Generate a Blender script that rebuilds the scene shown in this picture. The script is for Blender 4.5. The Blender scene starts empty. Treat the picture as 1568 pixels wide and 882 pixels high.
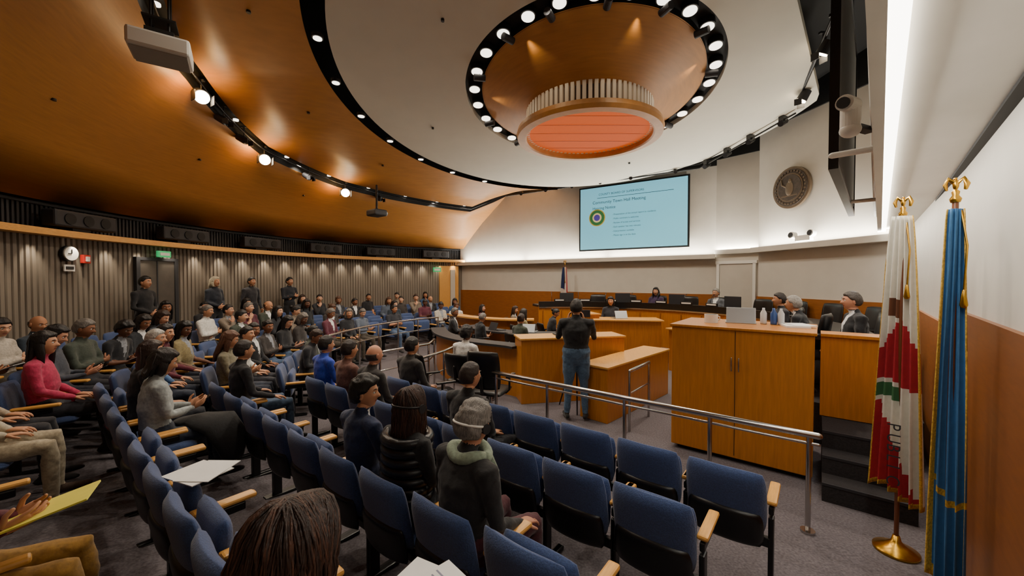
import bpy, bmesh, math, random
import numpy as np
from mathutils import Vector as V, Matrix as M, noise
random.seed(7)
sc = bpy.context.scene
PI = math.pi
CX, CY = 1.45, 7.4           # centre of the round chamber

# ------------------------------------------------------------------ materials
def hexc(h, a=1):
    r = [int(h[i:i+2], 16)/255 for i in (0, 2, 4)]
    return tuple([(x/12.92 if x <= .04045 else ((x+.055)/1.055)**2.4) for x in r]+[a])

def mat(name, col, rough=.6, metal=0., noise_s=None, var=.15, bump=0., stretch=(1, 1, 1), emis=0., ecol=None, detail=4, sheen=0.):
    m = bpy.data.materials.new(name); m.use_nodes = True
    nt = m.node_tree; b = nt.nodes['Principled BSDF']
    c = hexc(col) if isinstance(col, str) else col
    b.inputs['Base Color'].default_value = c
    b.inputs['Roughness'].default_value = rough
    b.inputs['Metallic'].default_value = metal
    if sheen: b.inputs['Sheen Weight'].default_value = sheen
    if emis:
        b.inputs['Emission Color'].default_value = hexc(ecol) if ecol else c
        b.inputs['Emission Strength'].default_value = emis
    if noise_s:
        tc = nt.nodes.new('ShaderNodeTexCoord'); mp = nt.nodes.new('ShaderNodeMapping')
        mp.inputs['Scale'].default_value = stretch
        n = nt.nodes.new('ShaderNodeTexNoise'); n.inputs['Scale'].default_value = noise_s
        n.inputs['Detail'].default_value = detail
        nt.links.new(tc.outputs['Object'], mp.inputs[0]); nt.links.new(mp.outputs[0], n.inputs['Vector'])
        r = nt.nodes.new('ShaderNodeValToRGB')
        r.color_ramp.elements[0].position = .3; r.color_ramp.elements[1].position = .7
        r.color_ramp.elements[0].color = tuple(max(0, x*(1-var)) for x in c[:3])+(1,)
        r.color_ramp.elements[1].color = tuple(min(1, x*(1+var)) for x in c[:3])+(1,)
        nt.links.new(n.outputs['Fac'], r.inputs[0]); nt.links.new(r.outputs[0], b.inputs['Base Color'])
        if bump:
            bp = nt.nodes.new('ShaderNodeBump'); bp.inputs['Strength'].default_value = bump
            bp.inputs['Distance'].default_value = .01
            nt.links.new(n.outputs['Fac'], bp.inputs['Height']); nt.links.new(bp.outputs[0], b.inputs['Normal'])
    return m

_mc = {}
def cloth(col):
    if col not in _mc: _mc[col] = mat('cloth_'+col, col, .85, noise_s=45, var=.22, bump=.25, sheen=.15)
    return _mc[col]
def hairm(col):
    k = 'h'+col
    if k not in _mc: _mc[k] = mat('hair_'+col, col, .5, noise_s=60, var=.5, bump=.5, stretch=(3, 3, .35))
    return _mc[k]
def skinm(col):
    k = 's'+col
    if k not in _mc: _mc[k] = mat('skin_'+col, col, .6, noise_s=25, var=.06)
    return _mc[k]

WOODC = mat('wood_ceiling', 'AE7636', .5, noise_s=5, var=.09, stretch=(.6, .6, 9), detail=6)
WOOD = mat('wood_honey', 'B87426', .35, noise_s=7, var=.14, stretch=(6, 6, .5), detail=6)
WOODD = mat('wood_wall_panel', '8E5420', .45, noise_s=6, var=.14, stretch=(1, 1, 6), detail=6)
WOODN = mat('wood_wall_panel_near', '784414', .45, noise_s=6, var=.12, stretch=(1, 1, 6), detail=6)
WOODARM = mat('wood_maple', 'D9A050', .35, noise_s=20, var=.12, stretch=(4, .5, 4))
GREY = mat('ceiling_plaster', 'CBC6B8', .9, noise_s=3, var=.02)
WHITE = mat('wall_plaster', 'C4BEB3', .85, noise_s=4, var=.03)
WPIPE = mat('white_paint', 'E8E6E0', .4)
BLACK = mat('black_matte', '0C0B0B', .7)
BLACKP = mat('black_plastic', '101012', .35)
DGREY = mat('dark_grey', '26262A', .6)
RIB = mat('ribbed_wall', '746A5E', .65, noise_s=6, var=.08, stretch=(4, 4, .3))
CARPET = mat('carpet', '5E585C', .95, noise_s=55, var=.35, bump=.5, detail=8)
CARPETD = mat('carpet_dark', '262324', .95, noise_s=60, var=.3, bump=.4)
BLUE = mat('blue_upholstery', '364974', .9, noise_s=130, var=.25, bump=.3, sheen=.25)
CHROME = mat('brushed_steel', 'B8B4B0', .22, 1.)
GOLD = mat('gold', 'C99A3A', .3, 1., noise_s=30, var=.15)
ORANGE = mat('orange_panel_lit_look', '6A2402', .8, emis=.5, ecol='FF6600', noise_s=4, var=.08)  # drum underside; its lit-from-within look is put in as emission
LAMP = mat('lamp_glass', 'FFF4DC', .4, emis=40, ecol='FFE9C2')
LAMPS = mat('lamp_glass_soft', 'FFF4DC', .4, emis=3.5, ecol='FFF3E0')
TUBE = mat('fluorescent_tube', 'FFFDF4', .4, emis=9, ecol='FFF8EA')
PAPER = mat('paper', 'E6E6E4', .8, noise_s=12, var=.03)
YPAPER = mat('yellow_paper', 'E6DC5A', .8, noise_s=12, var=.04)

# ------------------------------------------------------------------ mesh builder
class B:
    def __init__(s): s.v = []; s.f = []; s.m = []; s.s = []
    def add(s, vs, fs, m=0, sm=False):
        o = len(s.v); s.v += [tuple(v) for v in vs]
        for f in fs: s.f.append([i+o for i in f]); s.m.append(m); s.s.append(sm)
    def addbm(s, bm, m, sm, mx=None):
        bm.verts.index_update()
        vs = [(mx @ v.co) if mx else v.co.copy() for v in bm.verts]
        s.add(vs, [[v.index for v in f.verts] for f in bm.faces], m, sm); bm.free()
    def box(s, c, size, m=0, rz=0, bev=0, seg=2, rot=None):
        bm = bmesh.new(); bmesh.ops.create_cube(bm, size=1)
        for v in bm.verts: v.co = V((v.co.x*size[0], v.co.y*size[1], v.co.z*size[2]))
        if bev: bmesh.ops.bevel(bm, geom=bm.edges[:], offset=bev, segments=seg, affect='EDGES', profile=.5)
        R = rot.to_4x4() if rot is not None else M.Rotation(rz, 4, 'Z')
        s.addbm(bm, m, False, M.Translation(V(c)) @ R)
    def tube(s, pts, rad, m=0, n=10, ref=None, cap=True, sm=True):
        pts = [V(p) for p in pts]; N = len(pts)
        rad = [(r, r) if not isinstance(r, (tuple, list)) else r for r in (rad if isinstance(rad, (list)) else [rad]*N)]
        dirs = []
        for i in range(N):
            d = (pts[min(i+1, N-1)]-pts[max(i-1, 0)]); dirs.append(d.normalized() if d.length > 1e-9 else V((0, 0, 1)))
        P = list(zip(pts, rad, dirs))
        if cap:
            a, ra, da = P[0]; e, re, de = P[-1]
            k0 = min(ra); k1 = min(re)
            pre = [(a-da*k0*math.sin(t), (ra[0]*math.cos(t), ra[1]*math.cos(t)), da) for t in (1.35, .8)]
            post = [(e+de*k1*math.sin(t), (re[0]*math.cos(t), re[1]*math.cos(t)), de) for t in (.8, 1.35)]
            P = pre+P+post
        vs = []; up = V(ref) if ref is not None else None
        x = None
        for p, r, d in P:
            if up is not None: x = up-d*up.dot(d)
            elif x is None: x = d.orthogonal()
            else: x = x-d*x.dot(d)
            x = x.normalized() if x.length > 1e-6 else d.orthogonal().normalized()
            y = d.cross(x)
            for k in range(n):
                t = 2*PI*k/n; vs.append(p+x*r[0]*math.cos(t)+y*r[1]*math.sin(t))
        fs = []
        for i in range(len(P)-1):
            for k in range(n): fs.append([i*n+k, i*n+(k+1) % n, (i+1)*n+(k+1) % n, (i+1)*n+k])
        fs.append(list(range(n))[::-1]); fs.append([(len(P)-1)*n+k for k in range(n)])
        s.add(vs, fs, m, sm)
    def ell(s, c, r, m=0, nu=16, nv=10, rot=None, sm=True):
        bm = bmesh.new(); bmesh.ops.create_uvsphere(bm, u_segments=nu, v_segments=nv, radius=1)
        mx = M.Translation(V(c)) @ (rot.to_4x4() if rot is not None else M.Identity(4)) @ M.Diagonal((*r, 1))
        s.addbm(bm, m, sm, mx)
    def cyl(s, c, r, h, m=0, n=24, axis=None, r2=None, sm=True):
        bm = bmesh.new(); bmesh.ops.create_cone(bm, cap_ends=True, segments=n, radius1=r, radius2=r if r2 is None else r2, depth=h)
        q = V((0, 0, 1)).rotation_difference(V(axis).normalized()).to_matrix().to_4x4() if axis is not None else M.Identity(4)
        s.addbm(bm, m, False, M.Translation(V(c)) @ q)
    def prism(s, poly, z0, z1, m=0):
        n = len(poly)
        if sum(poly[i][0]*poly[(i+1) % n][1]-poly[(i+1) % n][0]*poly[i][1] for i in range(n)) < 0: poly = poly[::-1]
        vs = [(x, y, z0) for x, y in poly]+[(x, y, z1) for x, y in poly]
        fs = [list(range(n))[::-1], list(range(n, 2*n))]+[[i, (i+1) % n, n+(i+1) % n, n+i] for i in range(n)]
        s.add(vs, fs, m)
    def mesh(s, name):
        me = bpy.data.meshes.new(name); me.from_pydata(s.v, [], s.f)
        me.polygons.foreach_set('material_index', s.m); me.polygons.foreach_set('use_smooth', s.s); me.update()
        return me
    def obj(s, name, mats, parent=None, loc=None, rz=0):
        me = s.mesh(name)
        for m in mats: me.materials.append(m)
        o = bpy.data.objects.new(name, me); sc.collection.objects.link(o)
        if parent: o.parent = parent
        if loc is not None: o.location = loc
        o.rotation_euler = (0, 0, rz)
        return o

def empty(name, loc=(0, 0, 0), rz=0):
    e = bpy.data.objects.new(name, None); e.empty_display_size = .1
    sc.collection.objects.link(e); e.location = loc; e.rotation_euler = (0, 0, rz); return e

def clamp(x, a=0., b=1.): return max(a, min(b, x))
def sstep(x): x = clamp(x); return x*x*(3-2*x)
def floor_z(x, y):
    r = math.hypot(x-CX, y-CY); return .35*clamp((r-5.2)/3.)
def pol(r, deg, z=0): a = math.radians(deg); return V((CX+r*math.cos(a), CY+r*math.sin(a), z))
def nt(n, t, z=0): return V((n*.622+t*.783, n*.783-t*.622, z))
ROWYAW = -math.atan2(.622, .783)

# ------------------------------------------------------------------ camera
cam = bpy.data.cameras.new('camera'); cam.lens = 13.55; cam.sensor_width = 36; cam.clip_start = .05
co = bpy.data.objects.new('camera', cam); sc.collection.objects.link(co)
co.location = (0, 0, 2.0); co.rotation_euler = (math.radians(90-1.2), 0, 0); sc.camera = co

# ------------------------------------------------------------------ walls polyline (right side)
PW = [(-.71, -1.47), (3.51, 3.0), (6.6, 6.4), (6.0, 9.4), (6.35, 9.9), (5.65, 10.7), (-2.1, 15.7)]
def wall_r(deg):
    a = math.radians(deg); d = (math.cos(a), math.sin(a)); best = 9.0
    for (x0, y0), (x1, y1) in zip(PW[:-1], PW[1:]):
        ex, ey = x1-x0, y1-y0; det = d[0]*(-ey)+ex*d[1]
        if abs(det) < 1e-9: continue
        rx, ry = x0-CX, y0-CY
        t = (rx*(-ey)+ex*ry)/det; u = (d[0]*ry-d[1]*rx)/det
        if t > 0 and -1e-3 <= u <= 1.001: best = min(best, t)
    return best

def wallseg(name, p0, p1, z0, z1, m, off=0., th=.12):
    p0 = V((*p0, 0)); p1 = V((*p1, 0)); d = (p1-p0); L = d.length; d.normalize()
    nrm = V((-d.y, d.x, 0)); c = (p0+p1)/2
    if (V((CX, CY, 0))-c).dot(nrm) < 0: nrm = -nrm
    b = B(); cc = c+nrm*(off-th/2) ; b.box((cc.x, cc.y, (z0+z1)/2), (L, th, z1-z0), 0, math.atan2(d.y, d.x))
    return b.obj(name, [m])
def inward(p0, p1):
    d = V((p1[0]-p0[0], p1[1]-p0[1], 0)).normalized(); n = V((-d.y, d.x, 0)); c = V(((p0[0]+p1[0])/2, (p0[1]+p1[1])/2, 0))
    if (V((CX, CY, 0))-c).dot(n) < 0: n = -n
    return d, n

names = ['wall_right_near', 'wall_right_mid', 'wall_right', 'wall_corner', 'wall_corner_door', 'wall_back']
for i, nm in enumerate(names):
    p0, p1 = PW[i], PW[i+1]
    wallseg(nm, p0, p1, -.1, 6.9, WHITE)
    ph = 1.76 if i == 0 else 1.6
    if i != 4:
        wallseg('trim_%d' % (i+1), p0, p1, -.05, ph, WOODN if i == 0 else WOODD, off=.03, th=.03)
wallseg('trim_7', PW[5], PW[6], 5.15, 6.8, BLACK, off=.04, th=.04)
wallseg('trim_8', PW[2], PW[3], 5.55, 6.8, BLACK, off=.04, th=.04)
wallseg('trim_9', PW[4], PW[5], 5.3, 6.8, BLACK, off=.04, th=.04)

# light coves (ledges)
def cove(name, p0, p1, z, depth=.22):
    d, n = inward(p0, p1); L = math.hypot(p1[0]-p0[0], p1[1]-p0[1])
    c = V(((p0[0]+p1[0])/2, (p0[1]+p1[1])/2, z)); rz = math.atan2(d.y, d.x)
    b = B()
    b.box(c+n*depth/2, (L, depth, .05), 0, rz)
    b.box(c+n*depth+V((0, 0, .04)), (L, .03, .12), 0, rz)
    b.box(c+n*depth*.5+V((0, 0, .045)), (L*.97, .05, .03), 1, rz)
    b.obj(name, [WHITE, TUBE])
    k = max(1, int(L/3.0))
    for i in range(k):
        q = V((p0[0], p0[1], 0)).lerp(V((p1[0], p1[1], 0)), (i+.5)/k)+n*depth*.6; q.z = z+.09
        l = bpy.data.lights.new('cove_light', 'AREA'); l.shape = 'RECTANGLE'; l.size = L/k*.95; l.size_y = .06
        l.energy = 31*L/k; l.color = (1, .95, .84)
        o = bpy.data.objects.new('cove_light', l); sc.collection.objects.link(o); o.location = q
        zdir = -(V((0, 0, 1))+n*.18).normalized(); xdir = d; ydir = zdir.cross(xdir).normalized()
        o.rotation_euler = M((xdir, ydir, zdir)).transposed().to_euler()
cove('trim_10', PW[6], PW[5], 2.6)
cove('trim_11', PW[3], PW[2], 2.68)
cove('trim_12', PW[5], PW[4], 2.72, .1)

# soffit on near right wall with continuous tube light
d, n = inward((-.82, -1.37), (6.6, 6.4)); rz = math.atan2(d.y, d.x)
b = B(); mid = V((.47, 0, 0))+d*4.2; L = 10
b.box(mid+n*.08+V((0, 0, 2.93)), (L, .52, .10), 0, rz)
b.box(mid-n*.11+V((0, 0, 2.868)), (L, .05, .02), 2, rz)
b.box(mid+n*.36+V((0, 0, 2.92)), (L, .05, .16), 0, rz)
b.box(mid+n*.315+V((0, 0, 2.862)), (L, .07, .03), 1, rz)
b.obj('trim_13', [WHITE, TUBE, BLACK])
for i in range(3):
    q = V((.47, 0, 0))+d*(.3+2.8*i+1)+n*.30; q.z = 2.80
    l = bpy.data.lights.new('soffit_light', 'AREA'); l.shape = 'RECTANGLE'; l.size = 2.7; l.size_y = .06
    l.energy = 19; l.color = (1, .96, .88)
    o = bpy.data.objects.new('soffit_light', l); sc.collection.objects.link(o); o.location = q
    zdir = -(V((0, 0, -1))-n*.6).normalized(); ydir = zdir.cross(d).normalized()
    o.rotation_euler = M((d, ydir, zdir)).transposed().to_euler()

# ------------------------------------------------------------------ floor
b = B(); NR, NA = 30, 96
vs = []; fs = []
for i in range(NR+1):
    for k in range(NA):
        p = pol(9.25*i/NR, 360*k/NA); vs.append((p.x, p.y, floor_z(p.x, p.y)))
for i in range(NR):
    for k in range(NA): fs.append([i*NA+k, (i+1)*NA+k, (i+1)*NA+(k+1) % NA, i*NA+(k+1) % NA])
b.add(vs, fs, 0, True); b.obj('floor', [CARPET])

# ------------------------------------------------------------------ left ribbed wall
b = B(); a0, a1 = 112.5, 256.; nrib = 250
vs = []; fs = []
st = (a1-a0)/nrib
for i in range(nrib):
    for a, r in ((0, 8.98), (.22, 8.98), (.32, 8.957), (.9, 8.957)):
        p = pol(r, a0+(i+a)*st); vs.append((p.x, p.y, -.05)); vs.append((p.x, p.y, 2.72))
for i in range(len(vs)//2-1): fs.append([2*i, 2*i+1, 2*i+3, 2*i+2])
b.add(vs, fs, 0); b.obj('wall_left', [RIB])

def arcband(b, r0, r1, z0, z1, A0, A1, m, n=90, zf=None):
    vs = []; fs = []
    for i in range(n+1):
        a = A0+(A1-A0)*i/n
        for r, z in ((r0, z0), (r1, z0), (r1, z1), (r0, z1)):
            p = pol(r, a, z); vs.append(p)
    for i in range(n):
        for k in range(4):
            fs.append([i*4+k, i*4+(k+1) % 4, (i+1)*4+(k+1) % 4, (i+1)*4+k])
    fs.append([0, 3, 2, 1]); fs.append([n*4, n*4+1, n*4+2, n*4+3])
    b.add(vs, fs, m)
b = B(); arcband(b, 8.72, 9.3, 2.70, 2.80, a0, a1, 0); arcband(b, 8.98, 9.1, 2.6, 2.7, a0, a1, 1)
b.obj('trim_14', [WOODARM, BLACK])
b = B(); arcband(b, 9.25, 9.3, 2.8, 3.45, a0, a1, 0)
for i in range(330):
    a = a0+(a1-a0)*i/330; p = pol(9.12, a, 3.02)
    b.box(p, (.02, .035, .44), 1, math.radians(a))
arcband(b, 9.05, 9.1, 3.2, 3.24, a0, a1, 1)
b.obj('wall_left_upper', [BLACK, DGREY])
for a in (197, 185, 172, 159.3, 146.5, 134, 120):
    b = B(); b.box((0, 0, 0), (.22, 1.05, .27), 0, 0, .03)
    for y in (-.3, 0, .3): b.cyl((-.115, y, 0), .09, .02, 1, 20, (1, 0, 0))
    b.box((.05, 0, -.17), (.1, .3, .1), 0)
    o = b.obj('line_array_speaker', [DGREY, BLACK]); o.location = pol(8.86, a, 3.0); o.rotation_euler = (0, 0, math.radians(a))

# doors etc. on left wall
DOORM = mat('dark_door', '4A433C', .6, noise_s=8, var=.1)
b = B(); arcband(b, 8.90, 8.94, .3, 2.4, 173.3, 178.0, 0, 12); arcband(b, 8.88, 8.95, .3, 2.46, 178.0, 178.5, 1, 3); arcband(b, 8.88, 8.95, .3, 2.46, 172.8, 173.3, 1, 3); arcband(b, 8.88, 8.95, 2.4, 2.46, 172.8, 178.5, 1, 8)
arcband(b, 8.89, 8.905, .3, 2.4, 175.6, 175.75, 1, 2)
b.obj('door_1', [DOORM, DGREY])
b = B(); arcband(b, 8.85, 8.95, .2, 2.55, 114, 119, 0, 12); arcband(b, 8.8, 8.9, .2, 2.4, 115, 116.2, 1, 6); b.obj('door_2', [WOODARM, WHITE])
def wallthing(name, a, z, fn, mats, r=8.93):
    b = B(); fn(b); o = b.obj(name, mats); o.location = pol(r, a, z); o.rotation_euler = (0, 0, math.radians(a+90)); return o
def clockf(b):
    b.cyl((0, .02, 0), .13, .05, 0, 28, (0, 1, 0)); b.cyl((0, .055, 0), .115, .02, 1, 28, (0, 1, 0))
    b.box((0, .07, .035), (.01, .008, .07), 0); b.box((.03, .07, 0), (.06, .008, .01), 0)
wallthing('wall_clock', 186.1, 2.44, clockf, [BLACKP, WPIPE])
wallthing('fire_alarm', 184.4, 2.36, lambda b: (b.box((0, .03, 0), (.13, .06, .15), 0, 0, .01), b.box((0, .07, 0), (.06, .03, .09), 1, 0, .01)), [mat('red_paint', 'C22A1E', .4), WPIPE])
wallthing('wall_notice', 186.1, 2.2, lambda b: (b.box((0, .02, 0), (.17, .02, .11), 0, 0), b.box((0, .03, 0), (.12, .02, .05), 1)), [WPIPE, BLACKP])
EXITM = mat('exit_green', '1F8A4A', .4, emis=.8, ecol='2AA860')
wallthing('exit_sign', 175.4, 2.54, lambda b: (b.box((0, .06, 0), (.28, .05, .13), 0, 0, .01), b.box((0, .09, 0), (.2, .01, .06), 1)), [EXITM, WPIPE], 8.85)
wallthing('exit_sign', 119.8, 2.40, lambda b: (b.box((0, .06, 0), (.32, .05, .17), 0, 0, .01), b.box((0, .09, 0), (.24, .01, .08), 1)), [EXITM, WPIPE], 8.85)

# ------------------------------------------------------------------ ceilings
def zc(y): return 6.64-.15*y
def chord_r(deg):
    a = math.radians(deg); dx, dy = math.cos(a), math.sin(a)
    nx, ny = .727, -.687; dd = dx*nx+dy*ny
    D = ((3.83-CX)*nx+(5.28-CY)*ny)
    return D/dd if dd > 1e-3 else 99
def rmax(deg): return min(4.5, chord_r(deg), wall_r(deg)-.35)
RI, RO = 2.0, 2.30
b = B(); N = 144
vs = []; fs = []
for i in range(N):
    a = 360*i/N; rm = rmax(a)
    for r, dz in ((RO+.02, .12), (RO+.02, 0), (RO+.2, 0), ((RO+rm)/2, 0), (rm, 0), (rm, .14)):
        p = pol(r, a); vs.append((p.x, p.y, zc(p.y)+dz))
for i in range(N):
    j = (i+1) % N
    for k in range(5): fs.append([i*6+k, i*6+k+1, j*6+k+1, j*6+k])
b.add(vs, fs, 0); b.obj('ceiling', [GREY])
b = B(); vs = []; fs = []
for i in range(N):
    a = 360*i/N
    for r in (0, 3., 6., 9.3):
        p = pol(r, a); vs.append((p.x, p.y, 6.9-.12*clamp(p.y, -1, 16)+.15 if r < 7 else 6.9-.1*clamp(p.y, -1, 16)))
for i in range(N):
    j = (i+1) % N
    for k in range(3): fs.append([i*4+k, j*4+k, j*4+k+1, i*4+k+1])
b.add(vs, fs, 0); b.obj('ceiling_void', [BLACK])

def interp(t, tab):
    if t <= tab[0][0]: return tab[0][1]
    for (a, x), (c, y) in zip(tab[:-1], tab[1:]):
        if t <= c: return x+(y-x)*(t-a)/(c-a)
    return tab[-1][1]
TR = [(85, 7.1), (150, 7.3), (168, 7.3), (185, 7.0), (203, 6.5), (225, 6.3), (265, 6.3)]
TZ = [(88, 5.8), (101, 5.3), (107, 4.9), (114, 4.5), (150, 4.68), (168, 4.93), (177, 5.2), (185, 5.5), (203, 5.65), (265, 5.75)]
b = B(); A0, A1 = 90., 262.; N2 = 172
vs = []
for i in range(N2+1):
    a = A0+(A1-A0)*i/N2; rt, zt = interp(a, TR), interp(a, TZ)
    ring = []
    for r in (4.82, 5.4, 6.0, rt-.12):
        p = pol(r, a); f = (r-4.82)/(rt-.12-4.82); z = (zc(p.y)+.03)*(1-f)+(zt+.12)*f; ring.append((p.x, p.y, z))
    for dr, z in ((-.12, zt+.25), (.14, zt+.25), (.14, zt-.02)):
        p = pol(rt+dr, a); ring.append((p.x, p.y, z))
    for f in (.25, .5, .75, 1.):
        r = (rt+.14)*(1-f)+8.9*f; p = pol(r, a); z = (zt-.02)*(1-f)+3.25*f + .22*math.sin(PI*f)
        ring.append((p.x, p.y, z))
    p = pol(8.9, a); ring.append((p.x, p.y, 3.33)); p = pol(9.3, a); ring.append((p.x, p.y, 3.36))
    vs += ring; K = len(ring)
for i in range(N2):
    for k in range(K-1):
        q = [i*K+k, i*K+k+1, (i+1)*K+k+1, (i+1)*K+k]
        keep = False
        for x in q:
            dx, dy = vs[x][0]-CX, vs[x][1]-CY; an = math.degrees(math.atan2(dy, dx)) % 360
            if math.hypot(dx, dy) < wall_r(an)+.03 or an > 113: keep = True
        if not keep or (k >= 7 and A0+(A1-A0)*i/N2 > 258): continue
        b.add([vs[x] for x in q], [[0, 1, 2, 3]], 1 if 3 <= k <= 5 else 0, k not in (3, 4, 5))
o = b.obj('ceiling_wood', [WOODC, BLACK])
bm = bmesh.new(); bm.from_mesh(o.data); bmesh.ops.remove_doubles(bm, verts=bm.verts, dist=.0005)
bm.to_mesh(o.data); bm.free()

b = B()
for a in range(119, 262, 13):
    p = pol(4.66, a); p.z = zc(p.y)+.03
    b.cyl(p, .085, .06, 0, 20); b.cyl(p-V((0, 0, .035)), .065, .012, 1, 20)
b.obj('slot_downlights', [DGREY, LAMPS])
# inner ring
nrmd = V((0, .15, 1)).normalized()
b = B(); vs = []; fs = []
for i in range(N):
    a = 360*i/N
    for r, dz in ((RO+.02, .10), (RI, .10), (RI, -.02)):
        p = pol(r, a); vs.append((p.x, p.y, zc(p.y)+dz))
for i in range(N):
    j = (i+1) % N
    for k in range(2): fs.append([i*3+k, i*3+k+1, j*3+k+1, j*3+k])
b.add(vs, fs, 0)
RM = (RI+RO)/2
for i in range(28):
    a = 360*i/28+4; p = pol(RM, a); p.z = zc(p.y)+.04
    b.cyl(p, .115, .10, 0, 24, nrmd); b.cyl(p-nrmd*.055, .095, .012, 1, 24, nrmd)
for a in (20, 60, 97, 110, 122, 150, 190, 218, 238, 260, 283, 305, 335):
    p = pol(RM-.05, a+6); p.z = zc(p.y)-.08; dd = (V((CX, CY, p.z+.1))-p).normalized()
    b.tube([p+V((0, 0, .2)), p], .015, 0, 8)
    b.cyl(p, .055, .2, 2, 16, dd)
b.obj('ring_downlights', [BLACK, LAMPS, DGREY])
b = B(); vs = []; fs = []
for i in range(N):
    a = 360*i/N
    for f in (0, .33, .66, 1):
        r = (RI+.01)*(1-f)+1.1*f; p = pol(r, a); vs.append((p.x, p.y, (zc(p.y)-.01)*(1-f)+5.17*f))
for i in range(N):
    j = (i+1) % N
    for k in range(3): fs.append([i*4+k, i*4+k+1, j*4+k+1, j*4+k])
b.add(vs, fs, 0, True); b.obj('ceiling_wood_bowl', [WOODC])
# drum
b = B()
def lathe(b, prof, m, n=96, c=(CX, CY), sm=False):
    vs = []; fs = []; K = len(prof)
    for i in range(n):
        t = 2*PI*i/n
        for r, z in prof: vs.append((c[0]+r*math.cos(t), c[1]+r*math.sin(t), z))
    for i in range(n):
        j = (i+1) % n
        for k in range(K-1): fs.append([i*K+k, i*K+k+1, j*K+k+1, j*K+k])
    b.add(vs, fs, m, sm)
lathe(b, [(1.11, 5.35), (1.11, 4.78)], 5)
for i in range(76):
    a = 360*i/76; p = pol(1.14, a, 5.03); b.box(p, (.07, .062, .50), 1, math.radians(a), .006)
lathe(b, [(1.2, 4.86), (1.34, 4.84), (1.36, 4.76), (1.34, 4.69), (1.2, 4.68), (1.17, 4.70), (1.16, 4.80)], 2)
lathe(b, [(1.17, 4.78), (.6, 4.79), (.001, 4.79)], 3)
for i in range(5):
    z_ = 4.782; y0 = -.8+.4*i; hw = math.sqrt(max(.01, 1.15**2-y0*y0)); b.box((CX, CY+y0, z_), (2*hw, .006, .004), 4)
b.obj('ceiling_drum', [DGREY, mat('slat_beige', 'E2D8CC', .5), mat('drum_rim_wood', 'C48A48', .45, noise_s=8, var=.1), ORANGE, mat('orange_dark', '8A2C08', .6), mat('slat_shadow', '5A4A42', .7)])

def spotlamp(name, p, aim, e=60, size=.09, spread=1.2, mm=LAMP, col=(1, .86, .66)):
    p = V(p); aim = V(aim); dd = (aim-p).normalized()
    em = empty(name, p)
    b = B(); b.cyl(-dd*.06, size*.85, .18, 0, 20, dd, size); b.cyl(dd*.045, size*.9, .02, 1, 20, dd)
    b.tube([(0, 0, .05), (0, 0, .28)], .012, 0, 8); b.box((0, 0, .28), (.12, .05, .03), 0)
    for sx in (-1, 1):
        side = dd.cross(V((0, 0, 1))).normalized()*sx*size
        b.box(side*1.15+dd*.09, (.012, size*1.3, size*1.3), 0, math.atan2(side.y, side.x))
    b.obj('housing', [DGREY, mm], em)
    if e:
        l = bpy.data.lights.new(name+'_light', 'SPOT'); l.energy = e; l.spot_size = spread; l.spot_blend = .6
        l.shadow_soft_size = .05; l.color = col
        o = bpy.data.objects.new('light', l); sc.collection.objects.link(o); o.parent = em
        o.location = dd*.12; o.rotation_euler = dd.to_track_quat('-Z', 'Y').to_euler()
    return em
for a in (93, 103, 112):
    p = pol(RM, a); p.z = zc(p.y)-.12
    spotlamp('ceiling_spotlight', p, (.3, 1.2, 1.6), 90 if a == 93 else 60, .07, 1.0)
def trackp(a, dz=0): r, z = interp(a, TR), interp(a, TZ); return pol(r, a, z+dz)
for a in (183.5, 168, 149):
    p = trackp(a, -.16); spotlamp('track_spotlight', p, (-.2, 3.6, 1.0), 125, .125, 1.3)
    l = bpy.data.lights.new('glow', 'POINT'); l.energy = 14; l.color = (1, .55, .18); l.shadow_soft_size = .06  # extra point light without a fitting, added for the orange glow on the wood
    o = bpy.data.objects.new('added_glow_light', l); sc.collection.objects.link(o)
    q = trackp(a+2.0, -.16); q -= (q-V((CX, CY, q.z))).normalized()*.02; o.location = q
for a in (178, 173, 158, 140):
    p = trackp(a, -.1); spotlamp('track_spotlight', p, (2.2, 8.5, .8), 0, .08, 1.3, BLACKP)
b = B(); b.tube([trackp(108+2*i, .06) for i in range(77)], .02, 0, 8, cap=False); b.obj('lighting_track', [BLACKP])
b = B()
for a in (205, 198, 175, 163, 153, 143, 133, 124, 116):
    p = trackp(a, .16); b.cyl(p, .05, .03, 0, 16)
b.obj('track_downlights', [LAMPS])
b = B()
for (r, a) in ((5.6, 150), (5.6, 175), (5.5, 200)):
    p = pol(r, a); rt, zt = interp(a, TR), interp(a, TZ); f = (r-4.82)/(rt-.12-4.82); p.z = (zc(p.y)+.03)*(1-f)+(zt+.12)*f-.02; b.cyl(p, .03, .03, 0, 14)
for (r, a) in ((3.4, 160), (3.6, 330), (3.3, 60), (3.0, 215)):
    p = pol(r, a); p.z = zc(p.y)-.015; b.cyl(p, .025, .04, 0, 14)
for a in (195, 175, 155, 135):
    p = pol(8.0, a); rt, zt = interp(a, TR), interp(a, TZ); f = (8-(rt+.14))/(8.9-rt-.14); p.z = (zt-.02)*(1-f)+3.25*f+.22*math.sin(PI*f)-.02; b.cyl(p, .03, .03, 0, 14)
b.obj('ceiling_sprinklers', [BLACKP])

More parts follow.
